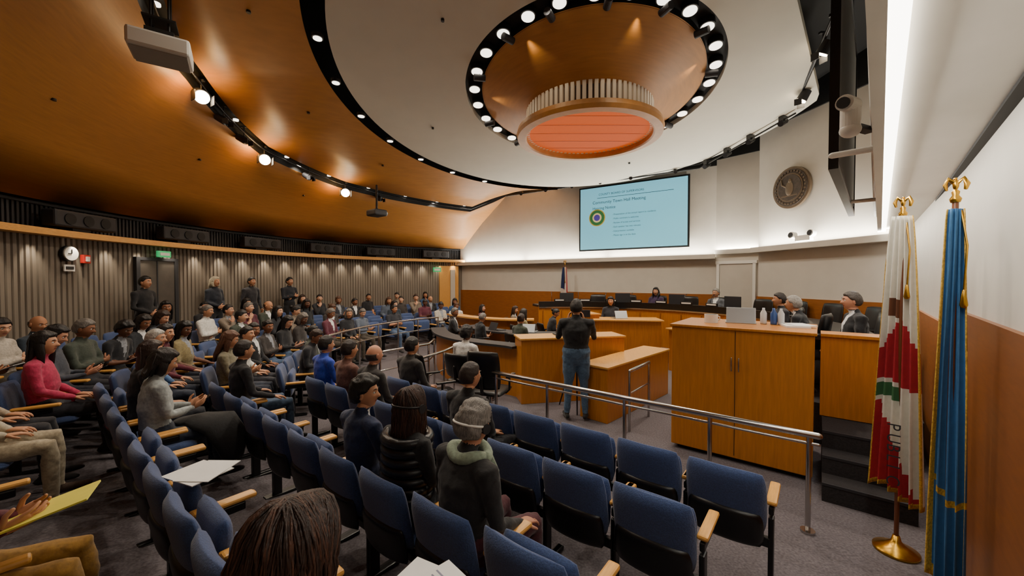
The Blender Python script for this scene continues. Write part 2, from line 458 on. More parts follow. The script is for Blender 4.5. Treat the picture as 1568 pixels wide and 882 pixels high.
em = empty('ceiling_projector', (-4.15, 4.62, 4.72), math.radians(35))
b = B(); b.box((0, 0, 0), (.56, .46, .2), 0, 0, .03); b.cyl((.1, .25, 0), .07, .08, 1, 20, (0, 1, 0)); b.box((0, 0, -.105), (.5, .4, .02), 2)
for x in (-.08, .08):
    for y in (-.08, .08): b.tube([(x, y, .1), (x, y, .9)], .012, 1, 8)
b.box((0, 0, .3), (.3, .3, .02), 1); b.box((0, 0, .14), (.26, .3, .06), 1)
b.obj('body', [mat('projector_white', 'CFCBC2', .5), BLACK, mat('projector_grey', '8C8880', .5)], em)
em = empty('wall_projector', (-3.95, 11.3, 3.95), math.radians(-40))
b = B(); b.box((0, 0, 0), (.5, .4, .18), 0, 0, .04); b.cyl((.1, .22, 0), .07, .06, 1, 20, (0, 1, 0)); b.tube([(0, 0, .1), (0, 0, .8)], .03, 0, 10)
b.obj('body', [DGREY, WPIPE], em)

def spot(name, p, aim, e, ang, blend=.5, col=(1, .88, .72), rad=.1):
    l = bpy.data.lights.new(name, 'SPOT'); l.energy = e; l.spot_size = ang; l.spot_blend = blend; l.color = col; l.shadow_soft_size = rad
    o = bpy.data.objects.new(name, l); sc.collection.objects.link(o); o.location = p
    o.rotation_euler = (V(aim)-V(p)).normalized().to_track_quat('-Z', 'Y').to_euler(); return o
for i in range(9):
    a = 40*i+4; p = pol(RM, a); p.z = zc(p.y)-.06
    q = pol(3.6, a, 0); spot('downlight', p, q, 240, 1.95, .7)
for a in range(106, 262, 26):
    p = pol(4.66, a); p.z = zc(p.y)-.08; q = pol(5.8, a, 0); spot('downlight', p, q, 140, 2.2)
for a in (125, 160, 195, 230):
    p = trackp(a, .08); q = pol(interp(a, TR)+.1, a, 0); spot('downlight', p, q, 85, 2.0)
for a in (30, 80, 130, 180, 230, 280, 330):
    p = pol(RI-.08, a); p.z = zc(p.y)-.12; q = pol(1.2, a+6, 5.1)
    spot('bowl_light', p, q, 10, 1.2, .7, (1, .8, .5), .04)
for i in range(27):
    a = 115.5+i*3.9
    p = pol(8.80, a, 2.69); q = pol(8.97, a, 2.0); spot('wall_washer', p, q, 30, 1.2, .9, (1, .86, .66), .03)

# ------------------------------------------------------------------ projection screen on back wall
d, n = inward(PW[6], PW[5]); rz = math.atan2(d.y, d.x)
scn = V((3.69, 11.96, 3.97))+n*.10
em = empty('projection_screen', scn, rz)
b = B(); W, H = 3.34, 2.06
b.box((0, 0, 0), (W, .06, H), 0); b.box((0, -.035, 0), (W-.1, .012, H-.1), 1)
for r_, m_, yy in ((.27, 2, -.046), (.24, 3, -.05), (.15, 4, -.054), (.1, 5, -.058)): b.cyl((-W/2+.62, yy, .02), r_, .006, m_, 40, (0, 1, 0))
SL = mat('slide_blue', '5A9AA8', .6, emis=.95, ecol='74BCD0')
b.obj('panel', [BLACK, SL, mat('seal_gold', 'B79A3C', .6, emis=.5), mat('seal_green', '2E6B3C', .6, emis=.5), mat('seal_tan', 'D8C48A', .6, emis=.5), mat('seal_blue', '4A3C96', .6, emis=.5)], em)
INK = mat('slide_ink', '12303F', .8)
def text(body, loc, size, m, par, rot=(PI/2, 0, 0)):
    c = bpy.data.curves.new('text', 'FONT'); c.body = body; c.size = size; c.materials.append(m)
    o = bpy.data.objects.new('text', c); sc.collection.objects.link(o); o.parent = par; o.location = loc; o.rotation_euler = rot
    return o
text('COUNTY BOARD OF SUPERVISORS', (-1.0, -.05, .72), .09, INK, em)
text('Community Town Hall Meeting', (-1.2, -.05, .46), .13, INK, em)
text('Hearing Notice', (-1.2, -.05, .28), .12, INK, em)
for i, t in enumerate(['- Presentation of the annual report to residents', '- Public comment is welcome', '- Review of access and services', '- Each speaker has two minutes', '- Interpretation available', '- Please sign in at the desk']):
    text(t, (-.55, -.05, .06-i*.13), .068, INK, em)
b = B(); b.box((.1, -.048, .64), (2.3, .004, .012), 0); b.obj('rule', [INK], em)

# wall seal on right wall
d, n = inward(PW[3], PW[2]); em = empty('wall_seal', V((6.18, 8.5, 4.02))+n*.05, math.atan2(n.y, n.x))
b = B()
b.cyl((0, 0, 0), .45, .06, 0, 64, (1, 0, 0)); b.cyl((.03, 0, 0), .40, .03, 1, 64, (1, 0, 0)); b.cyl((.05, 0, 0), .31, .02, 0, 64, (1, 0, 0)); b.cyl((.06, 0, 0), .28, .02, 1, 64, (1, 0, 0))
for i in range(30):
    t = 2*PI*i/30; b.box((.052, .355*math.cos(t), .355*math.sin(t)), (.02, .03, .03), 0)
b.ell((.07, 0, -.02), (.02, .1, .16), 0); b.ell((.07, .02, .14), (.03, .04, .05), 0); b.box((.065, 0, -.18), (.02, .38, .03), 0)
b.tube([(.07, -.05, 0), (.08, -.17, .08), (.07, -.2, .2)], .015, 0, 8)
b.obj('disc', [mat('bronze', '6A5A48', .5, .4), mat('bronze_dark', '4A4038', .6, .3, noise_s=20, var=.3)], em)

# door_3 in corner
d, n = inward(PW[4], PW[5]); c = V(((PW[4][0]+PW[5][0])/2, (PW[4][1]+PW[5][1])/2, 0))+n*.05
em = empty('door_3', c, math.atan2(d.y, d.x)); b = B()
b.box((0, 0, 1.45), (.80, .05, 1.95), 0, 0, .01); b.box((0, 0, 2.47), (1.0, .1, .08), 1); b.box((-.44, 0, 1.45), (.07, .1, 2.0), 1); b.box((.44, 0, 1.45), (.07, .1, 2.0), 1)
b.cyl((.3, .06, 1.4), .03, .1, 2, 12, (0, 1, 0)); b.cyl((.3, -.06, 1.4), .03, .1, 2, 12, (0, 1, 0))
b.obj('leaf', [WHITE, WPIPE, CHROME], em)

# ------------------------------------------------------------------ big edge-on screen on the right with frame
d, n = inward((-.82, -1.37), (3.4, 3.1)); rz = math.atan2(d.y, d.x)
A = V((2.83, 3.43, 0)); Bp = A+d*3.42; L = 3.42
em = empty('hanging_display_screen', (A+Bp)/2+V((0, 0, 3.0)), rz)
sgn = 1 if (M.Rotation(rz, 3, 'Z') @ V((0, 1, 0))).dot(n) > 0 else -1
b = B()
def rp(x, y, z): return V((x, y*sgn, z))
b.box(rp(0, 0, 1.2), (L, .04, 2.4), 0)
b.box(rp(0, -.025, 1.2), (L-.2, .02, 2.2), 1)
for z in (.0, 2.4): b.box(rp(0, -.01, z), (L+.04, .07, .05), 0)
for x in (-L/2, L/2): b.box(rp(x, -.01, 1.2), (.05, .07, 2.4), 0)
b.box(rp(0, .025, 1.2), (L-.16, .01, 2.25), 2)
for x in (-1.1, 1.1): b.tube([rp(x, 0, 2.4), rp(x, 0, 3.1)], .02, 0, 8)
b.obj('panel', [BLACKP, mat('screen_back', '8A8C8C', .7, noise_s=2, var=.06), mat('screen_face', '8A9496', .6)], em)
em = empty('pipe_frame', (0, 0, 0)); b = B()
base = V((.47, 0, 0))
b.tube([base+d*1.2+n*.36+V((0, 0, 3.06)), base+d*8.4+n*.36+V((0, 0, 3.06))], .026, 0, 10)
for s_, o_ in ((2.5, .36), (3.8, .62), (6.4, .62)):
    p = base+d*s_+V((0, 0, 3.02)); b.tube([p+n*.05, p+n*o_], .024, 0, 10)
for s_ in (5.2, 7.6):
    p = base+d*s_+V((0, 0, 3.05)); b.tube([p+n*.36, p+n*.05], .02, 0, 8)
b.obj('pipes', [WPIPE], em)
em = empty('ptz_camera', (2.28, 2.62, 3.07), 0); b = B()
b.cyl((0, 0, .02), .055, .12, 0, 20); b.ell((0, 0, -.06), (.06, .06, .05), 0); b.cyl((-.04, -.03, .1), .05, .14, 0, 20, (1, .6, .1)); b.box((.12, .05, -.03), (.22, .06, .03), 1, .4); b.cyl((-.11, -.07, .09), .035, .02, 1, 16, (1, .6, .1))
b.obj('body', [WPIPE, DGREY], em)
em = empty('emergency_light', (6.12, 8.1, 2.88), math.radians(100)); b = B()
b.box((0, 0, 0), (.35, .1, .12), 0, 0, .01)
for x in (-.22, .22): b.cyl((x, .05, .08), .07, .1, 0, 16, (0, 1, .1)); b.cyl((x, .11, .085), .055, .01, 1, 16, (0, 1, .1))
b.obj('body', [WPIPE, DGREY], em)

b = B()
pa = V((-.2, 13.3, 5.0)); pb = V((5.0, 10.35, 5.1)); pc = V((5.75, 7.9, 5.5)); pd = V((4.6, 5.6, 5.75))
b.tube([pa, pb, pc, pd], .03, 0, 8)
b.tube([pa+V((0, 0, -.12)), pb+V((0, 0, -.12)), pc+V((0, 0, -.12))], .02, 0, 8)
for i, f in enumerate((.1, .25, .4, .55, .7, .9)):
    p = pa.lerp(pb, f); b.cyl(p-V((0, 0, .1)), .05, .18, 0, 14, (-.3, -1, -.6))
for f in (.1, .35, .6, .9):
    p = pb.lerp(pc, f); b.cyl(p-V((0, 0, .16)), .06, .2, 0, 14, (-1, -.5, -.6)); b.box(p-V((0, 0, .1)), (.14, .1, .16), 0, .4)
b.obj('lighting_truss', [BLACKP])
for f in (.25, .8):
    p = pc.lerp(pd, f)-V((0, 0, .15)); spotlamp('ceiling_spotlight', p, (3.5, 9.5, .5), 50, .09, 1.1)

# ------------------------------------------------------------------ dais
def sector(b, r0, r1, z0, z1, A0, A1, m, n=60):
    arcband(b, r0, r1, z0, z1, A0, A1, m, n)
b = B(); vs = []; fs = []; n_ = 76
for i in range(n_+1):
    a = 102-152*i/n_; ro = min(wall_r(a)-.08, 5.9)
    for r, z in ((3.45, 0), (3.45, .5), (ro, .5), (ro, 0)): p = pol(min(r, ro), a, z); vs.append(p)
for i in range(n_):
    for k in range(4): fs.append([i*4+k, i*4+(k+1) % 4, (i+1)*4+(k+1) % 4, (i+1)*4+k])
fs.append([0, 1, 2, 3]); fs.append([n_*4+3, n_*4+2, n_*4+1, n_*4]); b.add(vs, fs, 0); b.obj('dais_platform', [CARPETD])
b = B()
sector(b, 3.38, 3.44, 0.0, 1.28, 102, -46, 0)
sector(b, 3.36, 4.05, 1.24, 1.30, 102, -46, 1)
sector(b, 3.36, 3.42, 1.30, 1.40, 102, -46, 1)
sector(b, 3.355, 3.37, 1.22, 1.25, 102, -46, 2)
for i in range(16):
    a = 100-9*i; p = pol(3.37, a, .6); b.box(p, (.03, .012, 1.1), 3, math.radians(a))
b.obj('council_dais', [WOOD, BLACKP, CHROME, WOODD])
for i, a in enumerate((92, 80, 68, 57, 46, 35, 24)):
    em = empty('name_plate', pol(3.40, a, 1.40), math.radians(a)); b = B(); b.box((0, 0, .035), (.03, .3, .07), 0, 0, .005); b.box((-.017, 0, .035), (.004, .24, .03), 1); b.obj('plate', [BLACKP, WPIPE], em)
    em = empty('gooseneck_microphone', pol(3.6, a+3, 1.30), math.radians(a)); b = B(); b.cyl((0, 0, .015), .05, .03, 0, 16); b.tube([(0, 0, .03), (0, 0, .2), (.05, 0, .3), (.12, 0, .34)], [.006, .006, .006, .012], 0, 8); b.obj('mic', [BLACKP], em)
    if i % 2 == 0:
        em = empty('desk_monitor', pol(3.75, a-4, 1.30), math.radians(a)); b = B(); b.box((0, 0, .2), (.03, .4, .26), 0, 0, .008); b.tube([(0, 0, 0), (0, 0, .12)], .015, 0, 8); b.cyl((0, 0, .01), .08, .02, 0, 20); b.obj('display', [DGREY], em)

b = B(); b.prism([(1.0, 8.6), (3.5, 8.9), (4.1, 9.6), (3.6, 10.2), (.9, 10.4)], 0, .28, 0); b.obj('well_platform', [CARPET])
em = empty('clerk_desk', (2.75, 9.3, .28), math.radians(-6)); b = B()
b.box((0, 0, .38), (1.5, .6, .74), 0, 0, .01); b.box((0, 0, .77), (1.6, .72, .04), 1, 0, .01)
b.box((-.85, .25, .44), (.25, .7, .86), 0, .3, .01); b.box((-.86, .25, .89), (.32, .78, .03), 1, .3)
b.obj('desk', [WOOD, WOODARM], em)
em = empty('staff_desk', (4.1, 8.0, 0), math.radians(-60)); b = B(); b.box((0, 0, .45), (1.5, .6, .9), 0, 0, .01); b.box((0, 0, .92), (1.6, .7, .04), 1, 0, .01); b.obj('desk', [WOOD, WOODARM], em)

def rowbox(b, n0, n1, t0, t1, z0, z1, m, bev=0):
    c = nt((n0+n1)/2, (t0+t1)/2, (z0+z1)/2); b.box(c, (t1-t0, n1-n0, z1-z0), m, ROWYAW, bev)
b = B(); rowbox(b, 4.78, 5.72, -1.36, -.02, .05, 1.45, 0, .008); rowbox(b, 4.84, 5.7, -1.3, -.08, 0, .06, 2); rowbox(b, 4.76, 5.75, -1.38, 0, 1.45, 1.48, 0, .006)
rowbox(b, 4.775, 4.782, -.70, -.695, .08, 1.44, 2)
for t in (-.73, -.66): 
    p = nt(4.76, t, 1.08); b.tube([p+V((0, 0, -.07)), p+V((0, 0, .07))], .007, 3, 8)
b.obj('wooden_counter', [WOOD, WOODARM, BLACK, CHROME])
b = B(); rowbox(b, 5.45, 5.51, .03, .75, .5, 1.38, 0, .005); rowbox(b, 5.42, 5.75, .03, .75, 1.38, 1.41, 0); b.obj('side_counter', [WOOD, WOODARM])
b = B()
for i in range(3): rowbox(b, 4.45+.24*i, 5.45, .05, .66, .16*i+.001*i, .165*(i+1), 0); rowbox(b, 4.445+.24*i, 4.46+.24*i, .05, .66, .165*(i+1)-.02, .165*(i+1)+.003, 1)
b.obj('dais_steps', [CARPETD, DGREY])

b = B()
def boxp(b, p0, p1, depth, z0, z1, m, top=None, side=1):
    p0 = V((*p0, 0)); p1 = V((*p1, 0)); d = (p1-p0); L = d.length; d.normalize(); nn = V((-d.y, d.x, 0))*side
    c = (p0+p1)/2+nn*depth/2; b.box((c.x, c.y, (z0+z1)/2), (L, depth, z1-z0), m, math.atan2(d.y, d.x), .006)
    if top is not None: b.box((c.x, c.y, z1+.015), (L+.04, depth+.04, .03), top, math.atan2(d.y, d.x), .005)
boxp(b, (.15, 6.15), (1.9, 6.5), .5, 0, 1.03, 0, 1); b.obj('press_counter', [WOOD, WOODARM])
b = B(); boxp(b, (1.32, 5.3), (2.75, 6.75), .45, 0, .76, 0, 1); b.obj('low_desk', [WOOD, WOODARM])
def ribbon(b, pts, th, z0, z1, m):
    P = [V((*p, 0)) for p in pts]
    Q = []
    for i in range(len(P)-1):
        for k in range(6):
            t = k/6; p0 = P[max(i-1, 0)]; p1 = P[i]; p2 = P[i+1]; p3 = P[min(i+2, len(P)-1)]
            Q.append(.5*((2*p1)+(-p0+p2)*t+(2*p0-5*p1+4*p2-p3)*t*t+(-p0+3*p1-3*p2+p3)*t**3))
    Q.append(P[-1]); vs = []; fs = []
    for i, p in enumerate(Q):
        dd = (Q[min(i+1, len(Q)-1)]-Q[max(i-1, 0)]).normalized(); nn = V((-dd.y, dd.x, 0))*th/2
        for q, z in ((p+nn, z0), (p-nn, z0), (p-nn, z1), (p+nn, z1)): vs.append((q.x, q.y, z))
    for i in range(len(Q)-1):
        for k in range(4): fs.append([i*4+k, (i+1)*4+k, (i+1)*4+(k+1) % 4, i*4+(k+1) % 4])
    fs.append([0, 1, 2, 3]); m_ = len(Q)-1; fs.append([m_*4+3, m_*4+2, m_*4+1, m_*4]); b.add(vs, fs, m)
b = B(); cv = [(-1.75, 9.1), (-1.45, 8.1), (-.9, 7.3), (-.1, 6.75), (.12, 6.55)]
ribbon(b, cv, .08, 0, .84, 0); ribbon(b, cv, .34, .84, .88, 1); b.obj('curved_barrier', [WOOD, DGREY])
b = B(); cv = [(-1.9, 12.2), (-1.2, 11.2), (-.3, 10.6), (.6, 10.5)]; ribbon(b, cv, .08, 0, .9, 0); ribbon(b, cv, .4, .9, .94, 1); b.obj('curved_barrier', [WOOD, WOODARM])
b = B(); cv = [(-1.2, 10.3), (-.4, 9.3), (.4, 8.9), (1.0, 8.8)]; ribbon(b, cv, .08, 0, .75, 0); ribbon(b, cv, .5, .75, .79, 1); b.obj('curved_desk', [WOOD, DGREY])

# ------------------------------------------------------------------ rails
b = B(); z = .78
p0 = nt(3.82, -3.4, z); p1 = nt(3.82, .02, z)
b.tube([p0, p1], .026, 0, 12); b.tube([p0+V((0, 0, -.07)), p1+V((0, 0, -.07))], .012, 0, 8)
for t in (-3.3, -2.5, -1.55, -.75, -.04):
    q = nt(3.82, t, 0); b.tube([q, q+V((0, 0, z))], .019, 0, 10); b.cyl(q+V((0, 0, .01)), .05, .02, 0, 20)
b.obj('handrail', [CHROME])
def rail(pts, zt, name='handrail', mid=True, posts=None):
    b = B(); P = [V((x, y, zt+floor_z(x, y))) for x, y in pts]
    b.tube(P, .022, 0, 10)
    if mid: b.tube([p-V((0, 0, .3)) for p in P], .012, 0, 8)
    for p in P: b.tube([V((p.x, p.y, floor_z(p.x, p.y))), p], .018, 0, 8)
    b.obj(name, [CHROME])
rail([tuple(pol(4.9, a)[:2]) for a in range(184, 128, -8)], .95)
rail([(-2.1, 6.1), (-1.5, 6.9), (-1.5, 7.4)], .85)
rail([(-1.35, 5.6), (-1.1, 6.2), (-1.0, 6.6)], .85)
rail([(1.55, 5.05), (2.0, 5.6)], .8)

# ------------------------------------------------------------------ chairs
def pillow(b, fn, m, nu=14, nv=12):
    vs = []; fs = []
    for s_ in (0, 1):
        for j in range(nv+1):
            for i in range(nu+1): vs.append(fn(-1+2*i/nu, -1+2*j/nv, s_))
    o = (nu+1)*(nv+1)
    for j in range(nv):
        for i in range(nu):
            a = j*(nu+1)+i; fs.append([a, a+1, a+nu+2, a+nu+1]); fs.append([o+a, o+a+nu+1, o+a+nu+2, o+a+1])
    for i in range(nu):
        fs.append([i, o+i, o+i+1, i+1]); a = nv*(nu+1)+i; fs.append([a, a+1, o+a+1, o+a])
    for j in range(nv):
        a = j*(nu+1); fs.append([a, a+nu+1, o+a+nu+1, o+a]); a += nu; fs.append([a, o+a, o+a+nu+1, a+nu+1])
    b.add(vs, fs, m, True)
def slab(b, m, hw, z0, z1, y0, y1, th, curve=.03, p=5):
    def fn(u, v, s_):
        u2 = math.copysign(abs(u)**.8, u); v2 = math.copysign(abs(v)**.8, v)
        k = math.sqrt(max(0, 1-abs(u2)**p))*math.sqrt(max(0, 1-abs(v2)**p))
        x = hw*u2*(1-.10*abs(v2)**4); w = (v2*(1-.06*abs(u2)**4)+1)/2
        y = y0+(y1-y0)*w; z = z0+(z1-z0)*w
        dirn = V((0, (z1-z0), -(y1-y0))).normalized()
        off = (th/2)*(k*.9+.1)*(1 if s_ == 0 else -1)
        q = V((x, y+curve*(u2*u2), z))+dirn*off
        return q
    pillow(b, fn, m)
def chair_mesh(folded):
    b = B()
    slab(b, 0, .232, .40, .82, -.20, -.285, .085)
    slab(b, 1, .218, .33, .56, -.235, -.275, .05, .03)
    if folded: slab(b, 0, .215, .40, .74, -.13, -.12, .085, .0)
    else: slab(b, 0, .215, .42, .425, -.20, .24, .09, .0)
    for x in (-.25, .25):
        b.box((x, -.14, .27), (.03, .07, .5), 1, 0, .008); b.box((x, -.1, .015), (.05, .3, .03), 1, 0, .008)
        b.box((x, -.04, .56), (.028, .26, .05), 1, 0, .008)
        b.box((x, -.01, .607), (.06, .31, .03), 2, 0, .012)
    b.box((0, -.16, .36), (.5, .04, .06), 1, 0, .008)
    me = b.mesh('auditorium_chair')
    for m in (BLUE, BLACKP, WOODARM): me.materials.append(m)
    return me
CH_F, CH_D = chair_mesh(True), chair_mesh(False)
def chair(x, y, yaw, occ=False):
    o = bpy.data.objects.new('auditorium_chair', CH_D if occ else CH_F); sc.collection.objects.link(o)
    o.location = (x, y, floor_z(x, y)); o.rotation_euler = (0, 0, yaw)

# ------------------------------------------------------------------ people
HA, HB, HC = .076, .097, .118
def head_point(d):
    x, y, z = d.x*HA, d.y*HB, d.z*HC
    zn = d.z
    if zn < 0:
        x *= 1-.30*zn*zn
        if d.y < 0: y *= 1-.40*(-zn)**1.5
        else: y *= 1-.04*(-zn)
    else: x *= 1+.03*math.sin(PI*zn)
    if d.y < 0 and zn > -.2: y *= 1.04
    if d.y > 0:
        y *= 1-.05*d.y
        f = clamp(d.y*2)
        if z > -.024: npf = sstep((.024-z)/.044)
        else: npf = sstep((z+.036)/.012)
        y += .026*math.exp(-(x/(.009+.006*npf))**2)*npf*f
        y -= .009*math.exp(-((abs(x)-.031)/.014)**2-((z-.014)/.011)**2)*f
        y += .005*math.exp(-((z-.034)/.009)**2)*math.exp(-(x/.045)**2)*f
        y += .006*math.exp(-(x/.022)**2-((z+.052)/.010)**2)*f
        y -= .003*math.exp(-(x/.022)**2-((z+.052)/.002)**2)*f
        y += .009*math.exp(-(x/.022)**2-((z+.092)/.016)**2)*f
        y += .003*math.exp(-((abs(x)-.042)/.016)**2-((z+.015)/.016)**2)*f
    return V((x, y, z))
def sphgrid(fn, nu=44, nv=36):
    vs = [fn(V((0, 0, 1)))]
    for j in range(1, nv):
        t = PI*j/nv
        for i in range(nu):
            p = 2*PI*i/nu; vs.append(fn(V((math.sin(t)*math.cos(p), math.sin(t)*math.sin(p), math.cos(t)))))
    vs.append(fn(V((0, 0, -1)))); fs = []
    for i in range(nu):
        fs.append([0, 1+i, 1+(i+1) % nu]); o = 1+(nv-2)*nu; fs.append([len(vs)-1, o+(i+1) % nu, o+i])
    for j in range(nv-2):
        for i in range(nu):
            a = 1+j*nu; fs.append([a+i, a+nu+i, a+nu+(i+1) % nu, a+(i+1) % nu])
    return vs, fs
def head_mesh():
    b = B(); vs, fs = sphgrid(head_point, 56, 48)
    b.add(vs, fs, 0, True)
    for k, f in enumerate(b.f):
        c = sum((V(b.v[i]) for i in f), V())/len(f)
        if c.y > .05 and abs(c.x) < .022 and abs(c.z+.052) < .0085: b.m[k] = 3
    for sx in (-1, 1):
        b.ell((sx*.031, .0735, .013), (.0125, .0125, .0095), 1, 12, 8); b.ell((sx*.031, .0835, .013), (.0055, .004, .0055), 2, 10, 6)
        b.ell((sx*.078, -.008, -.002), (.010, .020, .032), 0, 12, 8); b.ell((sx*.084, -.004, .004), (.006, .012, .02), 0, 10, 6)
        b.tube([(sx*.016, .091, .036), (sx*.032, .089, .041), (sx*.046, .078, .036)], [.003, .004, .002], 4, 6)
    return b.mesh('head')
HEAD = head_mesh()
def hair_mesh(style):
    def line(d):
        y = d.y
        if style in ('long', 'bob', 'flow'):
            return interp(y, [(-1, -.12), (.25, -.10), (.42, .02), (.6, .062), (1, .066)])
        return interp(y, [(-1, -.062), (-.25, -.055), (-.02, .006), (.35, .022), (.6, .058), (1, .068)])
    th = {'short': .014, 'long': .02, 'bob': .022, 'curly': .032, 'bald': .007, 'bun': .013, 'flow': .016}[style]
    def fn(d):
        p = head_point(d)
        if d.y > 0.3: p = V((d.x*HA, d.y*HB*.95, d.z*HC))
        h = p.z-line(d)
        if style == 'bald': h = min(p.z+.06, .03-p.z, (.1-d.y)*.1)
        k = sstep((h+.004)/.016)
        nz = noise.noise(p*55+V((3, 1, 2)))*.25+noise.noise(p*22)*.35
        t = th*(1+nz)*(1.15 if d.z > .6 else 1)
        s_ = -.012+(t+.012)*k
        return p+d*s_
    b = B(); vs, fs = sphgrid(fn, 48, 40); b.add(vs, fs, 0, True)
    if style in ('long', 'bob', 'flow'):
        e = -.15 if style == 'bob' else -.30
        pts = [(0, -.045, .05), (0, -.055, -.03), (0, -.075, -.12), (0, -.085, e*.75), (0, -.08, e)]
        b.tube(pts, [(.075, .055), (.090, .055), (.092, .045), (.088, .038), (.06, .02)], 0, 18, ref=(1, 0, 0))
        for sx in (-1, 1):
            b.tube([(sx*.066, .005, .05), (sx*.083, .0, -.02), (sx*.085, .01, -.09), (sx*.08, .02, e*.72)], [(.02, .035), (.02, .04), (.018, .036), (.008, .015)], 0, 10, ref=(1, 0, 0))
        if style != 'flow':
            for i in range(30):
                x = -.092+.184*i/29; w_ = random.uniform(-.008, .008)
                b.tube([(x*.7, -.075-.02*(1-abs(x)*9), .07), (x, -.098+abs(x)*.25, -.03), (x*1.04+w_, -.108+abs(x)*.3, -.12), (x*1.0-w_, -.112+abs(x)*.25, e*(.85+.2*random.random()))], [.006, .008, .008, .002], 0, 6)
        else:
            rnd = random.Random(3)
            for i in range(560):
                ph = rnd.uniform(-PI*1.12, PI*.12)     # azimuth, back half plus temples
                ox = rnd.uniform(-.004, .004); pts = []; rr = []
                y0 = rnd.uniform(-.05, .05)
                for j in range(10):
                    f = j/9
                    if f < .5:
                        t = (f/.5)*PI/2
                        q = V((math.sin(t)*math.cos(ph)*(HA+.022), math.sin(t)*math.sin(ph)*(HB+.022)+y0*math.cos(t), math.cos(t)*(HC+.020)-.005*math.sin(t)))
                        base_ = q.copy()
                    else:
                        g_ = (f-.5)/.5; wv = .007*math.sin(g_*7+i*1.7)
                        q = base_+V((math.cos(ph)*.014*g_+wv, -.012*g_+wv*.6, -(.20+.09*rnd.random())*g_))
                    q += V((ox, ox, 0))+V((noise.noise(q*18+V((i*.1, 0, 0))), noise.noise(q*18+V((0, i*.1, 0))), 0))*.005
                    pts.append(q); rr.append(.0032 if j < 8 else (.0024 if j == 8 else .001))
                b.tube(pts, rr, 1 if i % 3 == 0 else 0, 5)
    if style == 'bun': b.ell((0, -.12, .05), (.042, .04, .04), 0)
    return b.mesh('hair')
HAIR = {s: hair_mesh(s) for s in ('short', 'long', 'bob', 'curly', 'bald', 'bun', 'flow')}

def add_hand(b, w, d, pn, side, curl, slot=2, s=1.):
    w = V(w); d = V(d).normalized(); pn = V(pn); pn = (pn-d*pn.dot(d)).normalized(); lat = d.cross(pn).normalized()*side
    b.tube([w-d*.01, w+d*.03*s, w+d*.07*s, w+d*.09*s], [(.024*s, .018*s), (.034*s, .016*s), (.040*s, .014*s), (.036*s, .011*s)], slot, 10, ref=lat)
    for k, (o, ln) in enumerate(((.029, .068), (.010, .077), (-.010, .071), (-.028, .056))):
        p = w+d*(.082-.006*abs(k-1))*s+lat*o*s; pts = [p]; ang = curl*.5
        for fr in (.42, .33, .25):
            dr = d*math.cos(ang)+pn*math.sin(ang)+lat*o*1.2
            p = p+dr.normalized()*ln*fr*s; pts.append(p); ang += curl
        b.tube(pts, [.0092*s, .0086*s, .0078*s, .0066*s], slot, 8)
    p = w+d*.02*s+lat*.030*s; q = p+(d*.55+lat*.75+pn*.25).normalized()*.04*s; r = q+(d*.85+lat*.3+pn*.45*(.4+curl)).normalized()*.03*s
    b.tube([p, q, r], [.013*s, .0105*s, .008*s], slot, 8)

